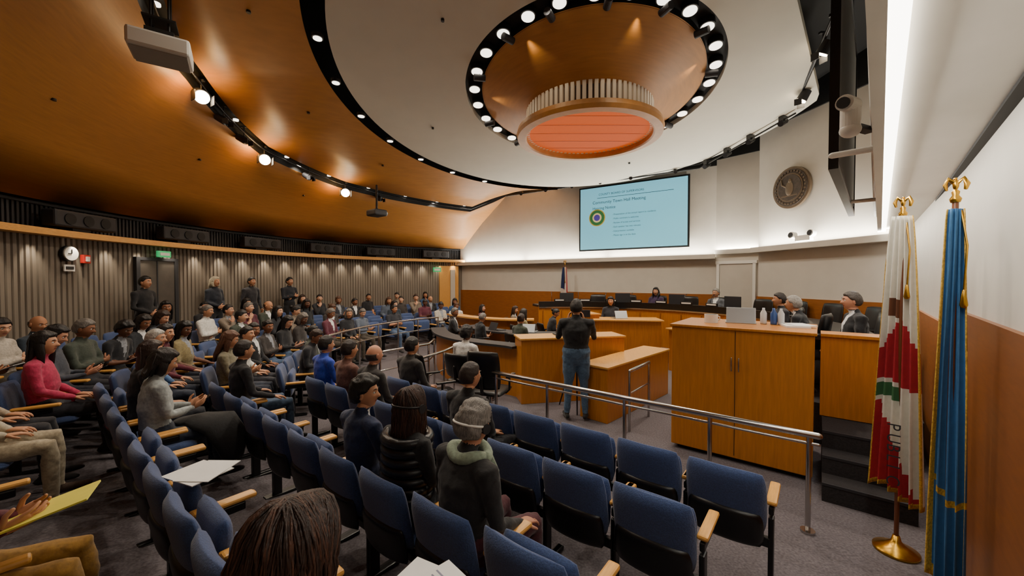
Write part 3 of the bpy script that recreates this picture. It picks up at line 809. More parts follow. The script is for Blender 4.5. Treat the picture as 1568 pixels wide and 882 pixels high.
def build_body(name, J, fem=False, vox=.017, girth=1.):
    b = B(); segs = []
    g = girth
    sh = .155 if fem else .178
    P, Wt, Cc, S, N = [V(J[k]) for k in ('pelvis', 'waist', 'chest', 'shoulder', 'neck')]
    hd = V(J['head'])
    hipx = .178 if fem else .168
    cb = .012 if fem else 0
    b.tube([P-V((0, 0, .03)), P+(Wt-P)*.4, Wt, Wt.lerp(Cc, .6)+V((0, cb, 0)), Cc.lerp(S, .3)+V((0, cb*.5, 0)), S, S.lerp(N, .45)],
           [(hipx*g*.93, .115*g), (hipx*g, .125*g), (.138*g, .108*g), (.158*g, .118*g+cb), (.168*g, .118*g), (sh*.88, .088), (.085, .065)], 0, 20, ref=(1, 0, 0))
    for a, c, ra, rc in ((P, Wt, .13, .12), (Wt, Cc, .13, .14), (Cc, S, .15, .11), (S, S.lerp(N, .35), .11, .07)):
        segs.append((a, c, ra, rc, 0))
    b.tube([S, N, hd-V((0, 0, .07))], [.062, .054, .052], 0, 14)
    segs.append((S.lerp(N, .75), hd-V((0, 0, .03)), .058, .05, 2))
    for sx, k in ((-1, 'L'), (1, 'R')):
        s_ = V(J['sh'+k]); e = V(J['el'+k]); w = V(J['wr'+k])
        b.tube([V((s_.x*.55, s_.y, s_.z+.008)), s_, s_.lerp(e, .45), e, e.lerp(w, .35), w], [.065, .062*g, .05*g, .043, .042, .030], 0, 12)
        segs += [(V((s_.x*.5, s_.y, s_.z)), s_, .07, .062, 0), (s_, e, .06, .043, 0), (e, w, .043, .030, 4)]
        h = V(J['hip'+k]); kn = V(J['kn'+k]); an = V(J['an'+k]); td = V(J['toe'+k])
        b.tube([h, h.lerp(kn, .5), kn, kn.lerp(an, .3), an], [.092*g, .078*g, .061, .058, .043], 0, 14)
        segs += [(h, kn, .09, .06, 1), (kn, an, .06, .043, 1)]
        fd = (td-an); fd.z = 0; fd.normalize(); base = V((an.x, an.y, an.z-.055))
        b.tube([base-fd*.05+V((0, 0, .005)), base+fd*.02+V((0, 0, .01)), base+fd*.12, base+fd*.19-V((0, 0, .004))], [(.034, .036), (.038, .042), (.044, .034), (.034, .024)], 0, 12, ref=(1, 0, 0) if abs(fd.y) > .4 else (0, 1, 0))
        segs += [(base-fd*.05, base+fd*.19, .04, .032, 3), (an-V((0, 0, .03)), an-V((0, 0, .05)), .05, .04, 3)]
    segs.append((P, P-V((0, 0, .02)), .16, .13, 1))
    me0 = b.mesh(name+'_src'); o = bpy.data.objects.new('tmp', me0); sc.collection.objects.link(o)
    r = o.modifiers.new('r', 'REMESH'); r.mode = 'VOXEL'; r.voxel_size = vox; r.use_smooth_shade = True
    sm = o.modifiers.new('s', 'SMOOTH'); sm.iterations = 5; sm.factor = .5
    dg = bpy.context.evaluated_depsgraph_get(); dg.update()
    me = bpy.data.meshes.new_from_object(o.evaluated_get(dg)); bpy.data.objects.remove(o)
    n = len(me.polygons); cen = np.zeros(n*3); me.polygons.foreach_get('center', cen); cen = cen.reshape(-1, 3)
    best = np.full(n, 1e9); slot = np.zeros(n, int)
    for a, c, ra, rc, sl in segs:
        a_ = np.array(a); ab = np.array(c)-a_; L2 = max(1e-9, ab @ ab); t = np.clip(((cen-a_) @ ab)/L2, 0, 1)
        dd = np.linalg.norm(cen-(a_+t[:, None]*ab), axis=1)-(ra+(rc-ra)*t)
        mk = dd < best; best[mk] = dd[mk]; slot[mk] = sl
    Sn = np.array(S); rel = cen-Sn
    mk = (slot == 0) & (rel[:, 1] > .03) & (np.abs(rel[:, 0]) < .012+.22*np.clip(rel[:, 2]+.22, 0, .3)) & (rel[:, 2] > -.22) & (rel[:, 2] < .08)
    slot[mk] = 5
    b2 = B()
    for v in me.vertices:      # cloth folds
        c = v.co; f = noise.noise(V((c.x*9, c.y*9, c.z*14)))*.008+noise.noise(c*26)*.004
        b2.v.append(tuple(c+v.normal*f) if c.z > .12 else tuple(c))
    b2.f = [list(p.vertices) for p in me.polygons]; b2.m = [int(x) for x in slot]; b2.s = [True]*n
    for sx, k in ((-1, 'L'), (1, 'R')):
        w = V(J['wr'+k]); e = V(J['el'+k]); hdv = J.get('hd'+k); hdv = V(hdv) if hdv else (w-e)
        add_hand(b2, w, hdv, J.get('pn'+k, (-sx, 0, -.4)), J.get('ts'+k, 1), J.get('curl', .35))
    return b2.mesh(name)

def sitJ(arms='lap', lean=0., fem=False, legs='norm'):
    sx = .165 if fem else .188
    J = dict(pelvis=(0, 0, .555), waist=(0, -.035, .70), chest=(0, -.05, .87), shoulder=(0, -.055, 1.035), neck=(0, -.045, 1.10), head=(0, -.01, 1.225))
    for s_, k in ((-1, 'L'), (1, 'R')):
        J['sh'+k] = (s_*sx, -.055, 1.015)
        J['hip'+k] = (s_*.088, .02, .535); kx = .10 if fem else .14
        J['kn'+k] = (s_*kx, .44, .525); J['an'+k] = (s_*kx*.95, .44, .105); J['toe'+k] = (s_*kx*1.2, .64, .05)
        if arms == 'lap': J['el'+k] = (s_*(sx+.045), .0, .77); J['wr'+k] = (s_*.09, .20, .655); J['pn'+k] = (0, .1, -1); J['hd'+k] = (-s_*.3, 1, -.05); J['ts'+k] = -s_
        if arms == 'phone': J['el'+k] = (s_*(sx+.03), .03, .76); J['wr'+k] = (s_*.065, .23, .77); J['pn'+k] = (-s_*.8, 0, .5); J['hd'+k] = (-s_*.15, .9, .35); J['ts'+k] = s_
        if arms == 'cross': J['el'+k] = (s_*(sx+.04), .04, .77); J['wr'+k] = (-s_*.02, .135+.03*s_, .80+.02*s_); J['hd'+k] = (-s_*1, .0, .08); J['pn'+k] = (0, -1, 0); J['ts'+k] = 1
        if arms == 'rest': J['el'+k] = (s_*(sx+.06), -.01, .745); J['wr'+k] = (s_*.22, .22, .66); J['pn'+k] = (0, .1, -1); J['hd'+k] = (0, 1, -.2); J['ts'+k] = -s_
    if arms == 'chin':
        J['elL'] = (-.21, .02, .77); J['wrL'] = (-.03, .20, .68); J['hdL'] = (.8, .5, 0); J['pnL'] = (0, 0, -1); J['elR'] = (.17, .17, .75); J['wrR'] = (.07, .10, .98); J['hdR'] = (-.4, .05, 1); J['pnR'] = (-.5, -1, 0)
    if legs == 'cross':
        J['knR'] = (.0, .46, .60); J['anR'] = (-.14, .56, .25); J['toeR'] = (-.2, .8, .2)
    if lean:
        o = V((0, 0, .54))
        for k in J:
            if k in ('waist', 'chest', 'shoulder', 'neck', 'head', 'shL', 'shR', 'elL', 'elR', 'wrL', 'wrR'):
                f = .35 if k.startswith('wr') else (.7 if k.startswith('el') else 1)
                J[k] = tuple(M.Rotation(-lean*f, 3, 'X') @ (V(J[k])-o)+o)
    return J
def standJ(arms='down', fem=False):
    sx = .165 if fem else .19
    J = dict(pelvis=(0, 0, .93), waist=(0, -.005, 1.08), chest=(0, -.01, 1.25), shoulder=(0, -.02, 1.41), neck=(0, -.01, 1.475), head=(0, .02, 1.60), curl=.4)
    for s_, k in ((-1, 'L'), (1, 'R')):
        J['sh'+k] = (s_*sx, -.02, 1.39); J['hip'+k] = (s_*.088, 0, .90); J['kn'+k] = (s_*.11, .015, .50); J['an'+k] = (s_*.13, -.01, .105); J['toe'+k] = (s_*.17, .2, .05)
        if arms == 'down': J['el'+k] = (s_*(sx+.06), -.03, 1.11); J['wr'+k] = (s_*(sx+.05), .06, .87); J['pn'+k] = (-s_, 0, 0); J['ts'+k] = s_
        if arms == 'front': J['el'+k] = (s_*(sx+.06), -.0, 1.12); J['wr'+k] = (s_*.05, .19, 1.02); J['hd'+k] = (-s_, .2, -.1); J['pn'+k] = (0, -1, 0)
        if arms == 'camera': J['el'+k] = (s_*(sx+.07), .13, 1.16); J['wr'+k] = (s_*.12, .30, 1.40); J['hd'+k] = (-s_*.25, .4, 1); J['pn'+k] = (-s_, 0, .1); J['ts'+k] = -s_
        if arms == 'cross': J['el'+k] = (s_*(sx+.04), .04, 1.14); J['wr'+k] = (-s_*.02, .15+.03*s_, 1.18+.02*s_); J['hd'+k] = (-s_*1, .0, .08); J['pn'+k] = (0, -1, 0)
    return J
BODY = {}
def body(kind, arms, lean, fem, legs='norm', girth=1., vox=.018):
    key = (kind, arms, lean, fem, legs, girth, vox)
    if key not in BODY:
        J = sitJ(arms, lean, fem, legs) if kind == 'sit' else standJ(arms, fem)
        BODY[key] = (build_body('body', J, fem, vox, girth), J)
    return BODY[key]
EYEW = mat('eye_white', 'E8E4DE', .3); IRIS = mat('iris', '2A1A12', .2); LIP = mat('lips', '9A5048', .5)
def setmats(o, mats):
    while len(o.data.materials) < len(mats): o.data.materials.append(None)
    for i, m in enumerate(mats):
        o.material_slots[i].link = 'OBJECT'; o.material_slots[i].material = m
HERO = .012
def person(name, x, y, yaw, kind='sit', arms='lap', lean=0., fem=False, shirt='22242A', pants='1E2230', skin='C08A68', hair='short', hc='1A1412',
           look=0., nod=0., shoes='141212', bare=False, collar=None, legs='norm', scale=.95, z=None, girth=1., vox=.018, hs=1.):
    me, J = body(kind, arms, lean, fem, legs, girth, vox)
    zz = floor_z(x, y) if z is None else z
    root = empty(name, (x, y, zz), yaw); root.scale = (scale,)*3
    o = bpy.data.objects.new('body', me); sc.collection.objects.link(o); o.parent = root
    sk = skinm(skin); setmats(o, [cloth(shirt), cloth(pants), sk, cloth(shoes), sk if bare else cloth(shirt), cloth(collar) if collar else cloth(shirt)])
    h = bpy.data.objects.new('head', HEAD); sc.collection.objects.link(h); h.parent = root; h.location = J['head']; h.rotation_euler = (nod, 0, look)
    setmats(h, [sk, EYEW, IRIS, LIP, hairm(hc)])
    if hair:
        q = bpy.data.objects.new('hair', HAIR[hair]); sc.collection.objects.link(q); q.parent = h; q.scale = (hs, hs, hs)
        setmats(q, [hairm(hc), hairm('4A2E20')] if hair == 'flow' else [hairm(hc)])
    return root, h, J
def headset(h, m):
    b = B(); b.tube([(.1*math.cos(t), -.02-.115*math.sin(t), .015+.02*math.sin(t)) for t in [i*PI/14 for i in range(15)]], .007, 0, 8)
    for sx in (-1, 1): b.cyl((sx*.098, 0, 0), .03, .025, 1, 16, (1, 0, 0))
    b.obj('headset', [m, DGREY], h)

occupied = []
def seat_person(name, x, y, yaw, **k):
    occupied.append((x, y)); return person(name, x, y, yaw, **k)

RY = ROWYAW
nB, nC, nD, nA = 2.40, 1.55, .70, 3.02
def rp_(n, t): p = nt(n, t); return p.x, p.y
r, h, J = seat_person('seated_elderly_person', *rp_(nC-.06, -1.50), RY-.10, arms='rest', shirt='1B1A1C', pants='4A1E26', hc='77736E', hair='curly', lean=.10, vox=HERO, girth=1.16, skin='B98268', nod=-.08, scale=.94); headset(h, WPIPE)
b = B()
b.tube([(.12*math.cos(t), .0-.09*math.sin(t)+.02, 1.075+.012*math.sin(3*t)) for t in [i*2*PI/24 for i in range(25)]], .034, 0, 10, cap=False)
b.tube([(.07, .08, 1.06), (.09, .12, .95), (.08, .13, .82)], [(.04, .015)]*3, 0, 10); b.obj('scarf', [cloth('8A9A86')], r)
r, h, J = seat_person('seated_woman_in_puffer_jacket', *rp_(nC, -2.06), RY, arms='lap', fem=True, shirt='17181C', pants='1B1C22', hair='flow', hc='2E1A14', vox=HERO, girth=1.12, look=.1, hs=1.0); headset(h, BLACKP)
b = B()
for i in range(7):
    z = .66+i*.062; b.tube([((.165+.012*math.sin(i))*math.cos(t)*1.02, -.045+.135*math.sin(t), z) for t in [k*2*PI/22 for k in range(23)]], .036, 0, 8, cap=False)
b.obj('jacket_quilting', [mat('puffer_nylon', '16171C', .35, noise_s=30, var=.3, bump=.3)], r)
seat_person('seated_man_in_navy_suit', *rp_(nC, -2.60), RY, arms='lap', shirt='1E2C4E', pants='1C2742', collar='E8EAEE', hair='curly', hc='0E0C0C', vox=HERO, look=-.9)
seat_person('seated_man_in_black_coat', *rp_(nB, -2.36), RY, arms='lap', shirt='131418', pants='1A1A20', hair='short', hc='2E2420', vox=HERO, girth=1.15, look=-.2)
seat_person('seated_bald_man', *rp_(nB, -3.85), RY, shirt='2A2625', pants='22222A', hair='bald', hc='3A302A', skin='C98F72')
seat_person('seated_man_in_brown_shirt', *rp_(nB, -4.38), RY, shirt='6E4A40', hair='short', hc='221814')
seat_person('seated_man_in_blue_shirt', *rp_(nB, -4.95), RY, shirt='2E49B8', hair='short', hc='1A1412')
seat_person('seated_person', *rp_(nA, -4.0), RY, shirt='2D2B2A', hair='short', hc='14100F')
r, h, J = seat_person('seated_woman_in_grey_hoodie', *rp_(nD, -4.55), RY, arms='phone', fem=True, shirt='9AA0A0', pants='2A3242', hair='bob', hc='1A1210', nod=-.35, vox=HERO, look=-.1, lean=.08)
b = B(); b.box((0, .33, .80), (.075, .15, .01), 0, 0, .004, rot=M.Rotation(.5, 3, 'X')); b.obj('phone', [BLACKP], r)
b = B(); b.tube([(-.16, .2, .60), (.0, .3, .62), (.2, .42, .60), (.28, .5, .42), (.3, .5, .25)], [(.10, .03), (.16, .05), (.17, .06), (.15, .05), (.09, .03)], 0, 14, ref=(0, 1, 0)); b.obj('folded_jacket', [cloth('141416')], r)
seat_person('seated_man_in_dark_sweater', *rp_(nC, -5.15), RY, arms='rest', shirt='1C1B1F', pants='3A4E66', hair='short', hc='201814', vox=HERO)
r, h, J = seat_person('seated_woman_with_lanyard', *rp_(nD, -5.15), RY, arms='lap', fem=True, shirt='17181C', pants='22242C', hair='long', hc='2A1812', vox=HERO, look=-.2, lean=.1)
b = B(); b.tube([(-.06, .03, 1.09), (-.05, .12, 1.0), (0, .15, .84), (.05, .12, 1.0), (.06, .03, 1.09)], .006, 0, 6); b.box((0, .16, .80), (.07, .005, .1), 1); b.obj('lanyard', [mat('lanyard_red', 'A81C22', .6), PAPER], r)
# near woman, seen from behind, papers on her lap
r, h, J = person('seated_woman_with_brown_hair', *rp_(.40, -1.0), RY+.15, arms='lap', fem=True, shirt='3A3A40', pants='22242C', hair='flow', hc='2A1810', vox=HERO, nod=-.25, look=.1, hs=1.12, scale=.93)
p = nt(.42, -1.0); chair(p.x, p.y, RY+.1, True)
# left foreground
r, h, J = person('seated_man_in_khakis', -3.95, 2.75, RY-.15, arms='lap', shirt='B9B09C', pants='A89C84', shoes='4A382C', hair='short', hc='2A2018', vox=HERO)
chair(-3.95, 2.75, RY-.15, True)
r, h, J = person('seated_person_in_mustard_trousers', -2.36, 1.52, RY-.3, arms='phone', shirt='5A1E2A', pants='8A6420', hair='long', hc='1A1210', vox=HERO, fem=True)
chair(-2.36, 1.52, RY-.3, True)
b = B(); b.box((0, .36, .81), (.21, .30, .008), 0, 0, 0, rot=M.Rotation(.25, 3, 'X')); b.obj('legal_pad', [YPAPER], r)
person('seated_woman_in_pink_jacket', -4.55, 3.75, RY-.25, arms='lap', shirt='B02A50', pants='22222A', hair='long', hc='140F0F', fem=True, vox=HERO, look=-.2)
chair(-4.55, 3.75, RY-.25, True)
person('seated_woman_in_beige_coat', -4.35, 3.05, RY-.2, arms='lap', shirt='A89A86', pants='22222A', hair='bob', hc='2A1A14', fem=True)
chair(-4.35, 3.05, RY-.2, True)

# --- left block arcs
shirts = ['22242A', '3A3F4A', '1C1E24', '2E4A6E', 'D8D6D0', '1A1B20', '3A4238', '7A6E60', '5A2434', '1E2228', 'B8B0A4', '35302E', '5A6474', '24303C', '1A1A1E', '8A7C56', '1A1B20', '2A2C34']
skins = ['C89274', 'B07A58', '8A5A3E', 'D4A080', '6A4430', 'BE8864']
hcs = ['1A1412', '0E0C0C', '2E1E16', '4A3020', '141010', '6A645E']
def rnd_person(x, y, yaw, z=None, scale=.95):
    fem = random.random() < .5
    arms = random.choice(['lap', 'lap', 'phone', 'cross', 'rest', 'chin'])
    lean = random.choice([0, 0, .12, .24]) if arms in ('lap', 'phone') else 0
    nm = 'seated_woman' if fem else 'seated_man'
    legs = 'cross' if (not lean and arms in ('lap', 'cross') and random.random() < .4) else 'norm'
    r, h, J = person(nm, x, y, yaw+random.uniform(-.16, .16), arms=arms, lean=lean, legs=legs, fem=fem, shirt=random.choice(shirts), pants=random.choice(['1E2230', '22222A', '33415A', '4A4238', '4A6080']), skin=random.choice(skins),
           hair=random.choice(['long', 'long', 'bob', 'bun'] if fem else ['short', 'short', 'curly', 'bald', 'short']), hc=random.choice(hcs), look=random.uniform(-.7, .4), nod=random.uniform(-.3, .05) if arms != 'phone' else -.4, bare=random.random() < .3,
           collar=random.choice([None, None, 'DADADA', '8A8E96']), scale=scale*random.uniform(.95, 1.03), vox=.022, z=z)
    if arms == 'phone':
        b = B()
        if random.random() < .5: b.box((0, .34, .81), (.2, .27, .006), 0, 0, 0, rot=M.Rotation(.4, 3, 'X')); b.obj('handout', [PAPER], r)
        else: b.box((0, .33, .80), (.075, .15, .01), 0, 0, .004, rot=M.Rotation(.5, 3, 'X')); b.obj('phone', [BLACKP], r)
rows = [(5.65, 122, 205, .66), (6.4, 121, 207, .68), (7.15, 120, 207, .66), (7.9, 119, 206, .45)]
for r_, s_, e_, pr in rows:
    step = math.degrees(.53/r_); a = e_; k = 0
    while a > s_:
        if not (163 < a < 166.5):
            p = pol(r_, a); yaw = math.radians(a)+PI/2
            occ = random.random() < pr or k < 2
            chair(p.x, p.y, yaw, occ)
            if r_ == 6.4 and k == 0: person('seated_man_in_denim_shirt', p.x, p.y, yaw, arms='lap', shirt='4A6A94', pants='2A3242', hair='short', hc='A8A49C', look=-.2, vox=HERO, lean=.12)
            elif r_ == 6.4 and k == 1: person('seated_woman_in_maroon_hoodie', p.x, p.y, yaw, arms='rest', fem=True, shirt='5E1F2E', pants='22242C', hair='long', hc='1A1210', look=-.3, vox=HERO)
            elif r_ == 5.65 and k == 0: person('seated_woman_in_olive_cardigan', p.x, p.y, yaw, arms='phone', fem=True, shirt='77705A', pants='2A3242', hair='long', hc='5A3A28', nod=-.3, vox=HERO)
            elif r_ == 5.65 and k == 1: person('seated_man_in_white_shirt', p.x, p.y, yaw, arms='lap', shirt='DCDAD4', pants='2A2A32', hair='short', hc='1A1412', look=-.3, vox=HERO, lean=.12)
            elif occ: rnd_person(p.x, p.y, yaw)
        a -= step; k += 1
for a in (204, 198, 192):
    p = pol(4.85, a); chair(p.x, p.y, math.radians(a)+PI/2, a != 204)
    if a != 204: rnd_person(p.x, p.y, math.radians(a)+PI/2)

def isocc(x, y): return any((x-a)**2+(y-b_)**2 < .06 for a, b_ in occupied)
def row(n, ts):
    for t in ts:
        p = nt(n, t); chair(p.x, p.y, RY, isocc(p.x, p.y))
row(nA, [-.46-.5*i for i in range(8)])
row(nB, [-.72-.505*i for i in range(9)])
row(nC, [-.98-.53*i for i in range(9)])
row(nD, [-1.88-.53*i for i in range(8)])
row(-.15, [-2.9, -3.43])

# well people, standing people
person('standing_cameraman', .92, 5.5, math.radians(-8), 'stand', 'camera', shirt='141518', pants='4A6480', hair='short', hc='16110F', bare=True, scale=1.0, vox=HERO, skin='B07A58', girth=1.22)
em = empty('video_camera', (.97, 5.88, 1.46), math.radians(-8)); b = B()
b.box((0, 0, 0), (.11, .26, .12), 0, 0, .015); b.cyl((0, .18, 0), .045, .14, 0, 20, (0, 1, 0)); b.tube([(0, -.1, .06), (0, -.08, .12), (0, .08, .12), (0, .1, .06)], .012, 0, 8); b.box((.14, -.02, .03), (.16, .02, .11), 1, 0, .004)
b.tube([(0, .15, .1), (0, .28, .1)], .018, 0, 10); b.obj('body', [BLACKP, DGREY], em)
em = empty('tripod', (1.0, 5.95, 0), 0); b = B(); b.cyl((0, 0, 1.0), .04, .12, 0, 16)
for k in range(3):
    t = k*2*PI/3+.4; b.tube([(0, 0, 1.0), (.3*math.cos(t)*.5, .3*math.sin(t)*.5, .5), (.3*math.cos(t), .3*math.sin(t), .01)], [.016, .014, .010], 0, 8)
b.tube([(0, 0, 1.0), (0, 0, 1.4)], .015, 0, 8)
b.obj('legs', [BLACKP], em)
def yawto(x, y, tx, ty): return math.atan2(ty-y, tx-x)-PI/2
for nm, x, y, ar, sh, pa, hr, hc_, fem in (('standing_security_officer', -7.04, 7.38, 'front', '17181C', '17181C', 'short', '0E0C0C', False), ('standing_woman', -7.1, 9.2, 'front', '1E2430', '1A1C24', 'bob', 'C8BFA8', True), ('standing_officer', -6.3, 10.9, 'cross', '1A1E28', '17181C', 'short', '14100E', False), ('standing_man', -6.9, 10.2, 'down', '2A2A30', '22222A', 'short', '14100E', False)):
    person(nm, x, y, yawto(x, y, 1.5, 8), 'stand', ar, shirt=sh, pants=pa, hair=hr, hc=hc_, fem=fem, scale=1.0, vox=.022)

def office_chair(x, y, yaw, z=0., high=True):
    em = empty('office_chair', (x, y, z), yaw); b = B()
    for k in range(5):
        t = k*2*PI/5; b.tube([(0, 0, .1), (.28*math.cos(t), .28*math.sin(t), .07)], [.022, .014], 0, 8); b.ell((.28*math.cos(t), .28*math.sin(t), .03), (.028, .028, .03), 0, 10, 6)
    b.tube([(0, 0, .1), (0, 0, .42)], .025, 1, 10)
    slab(b, 0, .25, .45, .455, -.24, .26, .08, 0); slab(b, 0, .24, .52, 1.05 if high else .9, -.25, -.33, .07, .05)
    for sx in (-1, 1): b.tube([(sx*.25, -.05, .45), (sx*.3, -.05, .5), (sx*.3, -.05, .66)], .015, 0, 8); b.box((sx*.3, .0, .68), (.06, .26, .03), 0, 0, .012)
    b.tube([(0, -.2, .45), (0, -.3, .5), (0, -.32, .7)], .025, 0, 8)
    b.obj('chair', [BLACKP, CHROME], em)
office_chair(-1.0, 5.2, math.radians(-60)); office_chair(-.3, 5.4, math.radians(-20))
person('seated_person_in_white_shirt', -.70, 6.0, math.radians(-30), shirt='DAD8D4', pants='22242C', hair='curly', hc='120E0E', bare=True, skin='7A4E38'); office_chair(-.70, 6.0, math.radians(-30), 0, False)
for x, y in ((-1.4, 9.5), (-.75, 9.0), (.3, 9.6), (1.0, 10.0), (-.9, 11.8), (.1, 11.2), (.2, 8.2)):
    yw = yawto(x, y, 3, 10.5); office_chair(x, y, yw, 0, False); rnd_person(x, y, yw)
for nm, a, r_, sh, hr, hc_, fem, col in (('council_member', 53.3, 4.4, '3A2A4A', 'long', '14100F', True, None), ('council_member', 32.5, 4.4, '5A5E66', 'short', '8A8680', False, 'DDDDDD')):
    p = pol(r_, a); yw = math.radians(a)+PI/2; office_chair(p.x, p.y, yw, .5); person(nm, p.x, p.y, yw, shirt=sh, hair=hr, hc=hc_, fem=fem, collar=col, z=.5, arms='rest')
for a in (20, 10, 0, -12, 43, 64, 75):
    p = pol(4.45, a); office_chair(p.x, p.y, math.radians(a)+PI/2, .5)
office_chair(4.42, 4.95, math.radians(60), .5); person('seated_man_in_black_suit', 4.35, 4.95, math.radians(65), shirt='121318', pants='121318', collar='E8E8EA', hair='short', hc='3E3630', z=.5, scale=1.0, arms='rest', vox=HERO, girth=1.1, skin='C98F72')
person('seated_grey_haired_man', 4.05, 5.40, math.radians(40), shirt='1A1C22', pants='121318', hair='short', hc='9A9690', z=.5, arms='rest', collar='E8E8EA', lean=.15); office_chair(4.05, 5.40, math.radians(40), .5)
office_chair(4.95, 5.5, math.radians(60), .5)
person('seated_man_with_glasses', 4.5, 6.5, math.radians(70), shirt='2A2A30', pants='121318', hair='short', hc='2A2220', z=.5, arms='rest'); office_chair(4.5, 6.5, math.radians(70), .5)
# staff at the clerk desk
yw = yawto(2.55, 9.95, 1.5, 6); office_chair(2.55, 9.95, yw, .28, False); person('seated_clerk', 2.55, 9.95, yw, shirt='2A2C34', hair='bob', hc='1A1412', fem=True, z=.28, arms='rest')

# items on counter
def cup(n, t, z, m, r=.045, h=.1):
    em = empty('coffee_mug', nt(n, t, z)); b = B(); b.cyl((0, 0, h/2), r, h, 0, 24); b.cyl((0, 0, h+.001), r*.85, .003, 1, 24)
    b.tube([(r, 0, h*.8), (r+.03, 0, h*.7), (r+.03, 0, h*.35), (r, 0, h*.2)], .007, 0, 8); b.obj('cup', [m, BLACKP], em)
cup(5.2, -1.02, 1.48, WPIPE, .075, .10)
LAPM = mat('aluminium', 'B8BCC0', .35, .6)
def laptop(p, rz, m=LAPM):
    em = empty('laptop', p, rz); b = B(); b.box((0, .1, .008), (.32, .22, .016), 0, 0, .004); b.box((0, -.06, .10), (.30, .012, .20), 0, rot=M.Rotation(-.45, 3, 'X'), bev=.004); b.box((0, .11, .018), (.27, .1, .003), 1); b.obj('shell', [m, BLACKP], em)
laptop(nt(5.3, -.72, 1.48), ROWYAW+.15)
laptop(V((.9, 6.5, 1.06)), .2, DGREY); laptop(V((-.4, 9.25, .79)), -.9, DGREY); laptop(V((.4, 8.9, .79)), -.3); laptop(V((2.6, 9.25, 1.07)), .1)
for t, m_ in ((-.5, 'D8DCE0'), (-.40, '3A5A9A'), (-.33, 'C8CCD0')):
    em = empty('water_bottle', nt(5.4, t, 1.48)); b = B(); lathe(b, [(.001, 0), (.032, .002), (.034, .02), (.034, .13), (.014, .17), (.014, .19), (.001, .192)], 0, 20, (0, 0), True); b.obj('bottle', [mat('bottle_'+m_, m_, .15)], em)
em = empty('paper_stack', nt(5.3, -.2, 1.48), ROWYAW+.3); b = B(); b.box((0, 0, .01), (.22, .3, .02), 0); b.box((.05, .02, .024), (.21, .29, .006), 0, .2); b.obj('sheets', [PAPER], em)
p = nt(.60, -2.80); em = empty('paper_sheets', (p.x, p.y, floor_z(p.x, p.y)+.775), RY+.3); b = B(); b.box((0, 0, 0), (.28, .22, .005), 0, 0); b.box((.04, .03, .005), (.2, .25, .004), 0, .35); b.obj('sheets', [PAPER], em)
p = nt(.80, -1.06); em = empty('paper_handout', (p.x, p.y, .93), RY+.1); b = B(); b.box((0, 0, 0), (.22, .29, .006), 0, .1); b.box((.06, .02, .006), (.21, .28, .004), 0, -.25); b.box((.02, -.07, .014), (.07, .14, .009), 1, .3, .003)
for i in range(7): b.box((.06, .1-.025*i, .0085), (.14, .006, .001), 2, -.25)
b.obj('sheets', [PAPER, BLACKP, mat('print_grey', '8A8CA0', .8)], em)

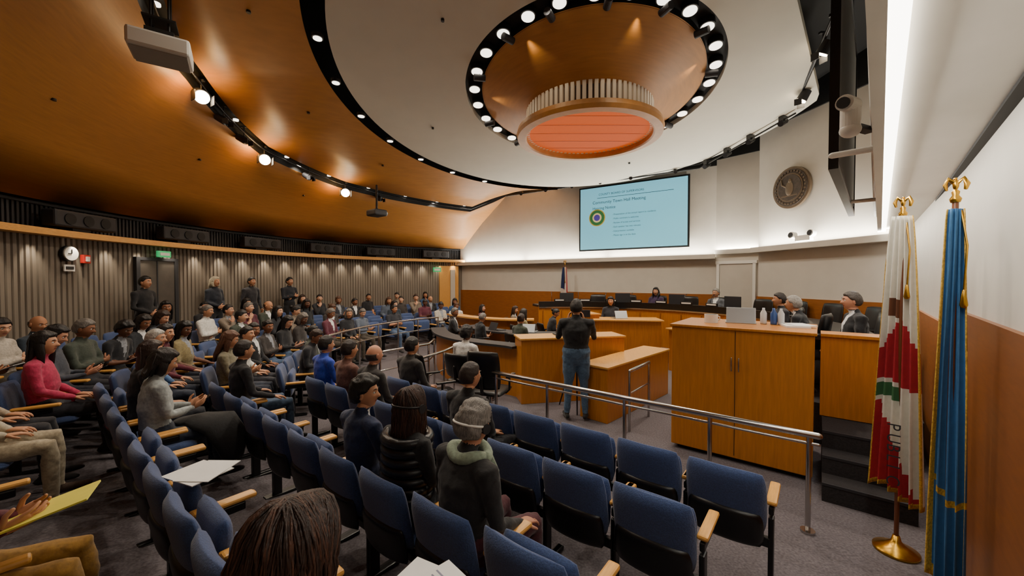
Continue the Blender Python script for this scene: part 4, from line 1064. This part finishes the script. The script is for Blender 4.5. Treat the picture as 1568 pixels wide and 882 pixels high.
# ------------------------------------------------------------------ flags
def flag(name, x, y, yaw, colfn, mats, ztop=2.12, zbot=.42, w0=.10, w1=.30, seedv=0, folds=5, zp=2.22, amp=1.):
    root = empty(name, (x, y, 0), yaw)
    b = B(); b.tube([(0, 0, .03), (0, 0, zp)], .014, 1, 12); lathe(b, [(.001, .0), (.13, .0), (.13, .02), (.06, .05), (.03, .08), (.02, .12), (.001, .12)], 0, 32, (0, 0), True)
    e = zp-2.22
    lathe(b, [(.001, 2.20+e), (.02, 2.2+e), (.026, 2.22+e), (.014, 2.24+e), (.018, 2.26+e), (.001, 2.28+e)], 0, 16, (0, 0), True)
    b.ell((0, 0, 2.30+e), (.014, .014, .03), 0)
    for sx in (-1, 1):
        b.tube([(sx*.006, 0, 2.31+e), (sx*.03, 0, 2.335+e), (sx*.042, -.008, 2.30+e), (sx*.036, -.008, 2.27+e)], [(.008, .014), (.008, .014), (.006, .013), (.003, .008)], 0, 8)
    b.ell((.0, .014, 2.335+e), (.009, .013, .009), 0)
    b.tube([(0.02, -.02, 2.15+e), (.04, -.05, 1.95+e), (.03, -.06, 1.7+e)], .005, 0, 8); b.tube([(.03, -.06, 1.7+e), (.03, -.06, 1.62+e)], [.008, .018], 0, 10)
    b.obj('pole', [GOLD, mat('pole_wood', '6A3A1E', .35)], root)
    b = B(); NS, NZ = 60, 60; vs = []; fs = []
    for j in range(NZ+1):
        v = j/NZ; w = w0+(w1-w0)*v**.7
        for i in range(NS+1):
            s_ = i/NS; zb = zbot+.18*(1-s_)*math.sin(s_*3+seedv)
            z = ztop+(zb-ztop)*v
            ph = s_*folds*2*PI+seedv+.8*v
            xx = (s_-.5)*w+amp*.018*math.cos(ph*1.0+1)*(.4+v); yy = -.03-amp*.045*(.35+.65*v)*math.sin(ph)-amp*.02*math.sin(v*6+s_*5)
            vs.append((xx, yy, z))
    for j in range(NZ):
        for i in range(NS): fs.append(([j*(NS+1)+i, j*(NS+1)+i+1, (j+1)*(NS+1)+i+1, (j+1)*(NS+1)+i], colfn((i+.5)/NS, (j+.5)/NZ)))
    b.v += vs
    for f, m_ in fs: b.f.append(f); b.m.append(m_); b.s.append(True)
    o = b.obj('cloth', mats, root); md = o.modifiers.new('s', 'SOLIDIFY'); md.thickness = .004
    return root
FW = mat('flag_white', 'D8D2C4', .8, noise_s=30, var=.05); FR = mat('flag_red', 'A8202A', .8, noise_s=30, var=.1); FB = mat('flag_blue', '3C6E9E', .8, noise_s=30, var=.1)
FG = mat('flag_fringe', 'C8A040', .6, noise_s=80, var=.4); FGR = mat('flag_green', '3C6A40', .8); FBR = mat('flag_brown', '6A4028', .8)
def ca(s, v):
    if s < .03 or s > .97 or v > .98: return 2
    if v+.35*(.5-s) > .84: return 1
    if .36 < v < .60 and v-.36 > .25*abs(s-.55): return 1
    if .62 < v < .67 and s < .6: return 3
    if .30 < v < .37 and .2 < s < .5: return 4
    return 0
def bl(s, v):
    if s < .05 or s > .95 or v > .97: return 2
    if .72 < v < .74: return 2
    return 0
yw = math.radians(-48)
r1 = flag('california_state_flag', 2.83, 2.80, yw, ca, [FW, FR, FG, FGR, FBR], ztop=2.46, zbot=.36, w1=.27, seedv=.6, zp=2.48)
for i, ch in enumerate('PUBLIC'):
    text(ch, (-.05, -.135, .98-i*.075), .10, DGREY, r1, (PI/2, PI/2, 0))
r2 = flag('blue_flag', 2.52, 2.20, math.radians(-40), bl, [FB, FB, FG], ztop=2.40, zbot=.12, w0=.07, w1=.155, seedv=2.0, zp=2.46, folds=4, amp=.8)
FN = mat('flag_navy', '22305A', .8)
def us(s, v):
    if v < .45 and s < .5: return 0
    return 1 if int(s*10) % 2 else 2
r3 = flag('national_flag', 1.75, 12.75, math.radians(-33), us, [FN, FR, FW], w1=.3, seedv=1.)
r3.location.z = .3

sc.world = bpy.data.worlds.new('world'); sc.world.use_nodes = True
sc.world.node_tree.nodes['Background'].inputs[0].default_value = (.9, .8, .65, 1); sc.world.node_tree.nodes['Background'].inputs[1].default_value = .15
sc.view_settings.exposure = .15
print('objects', len(bpy.data.objects))
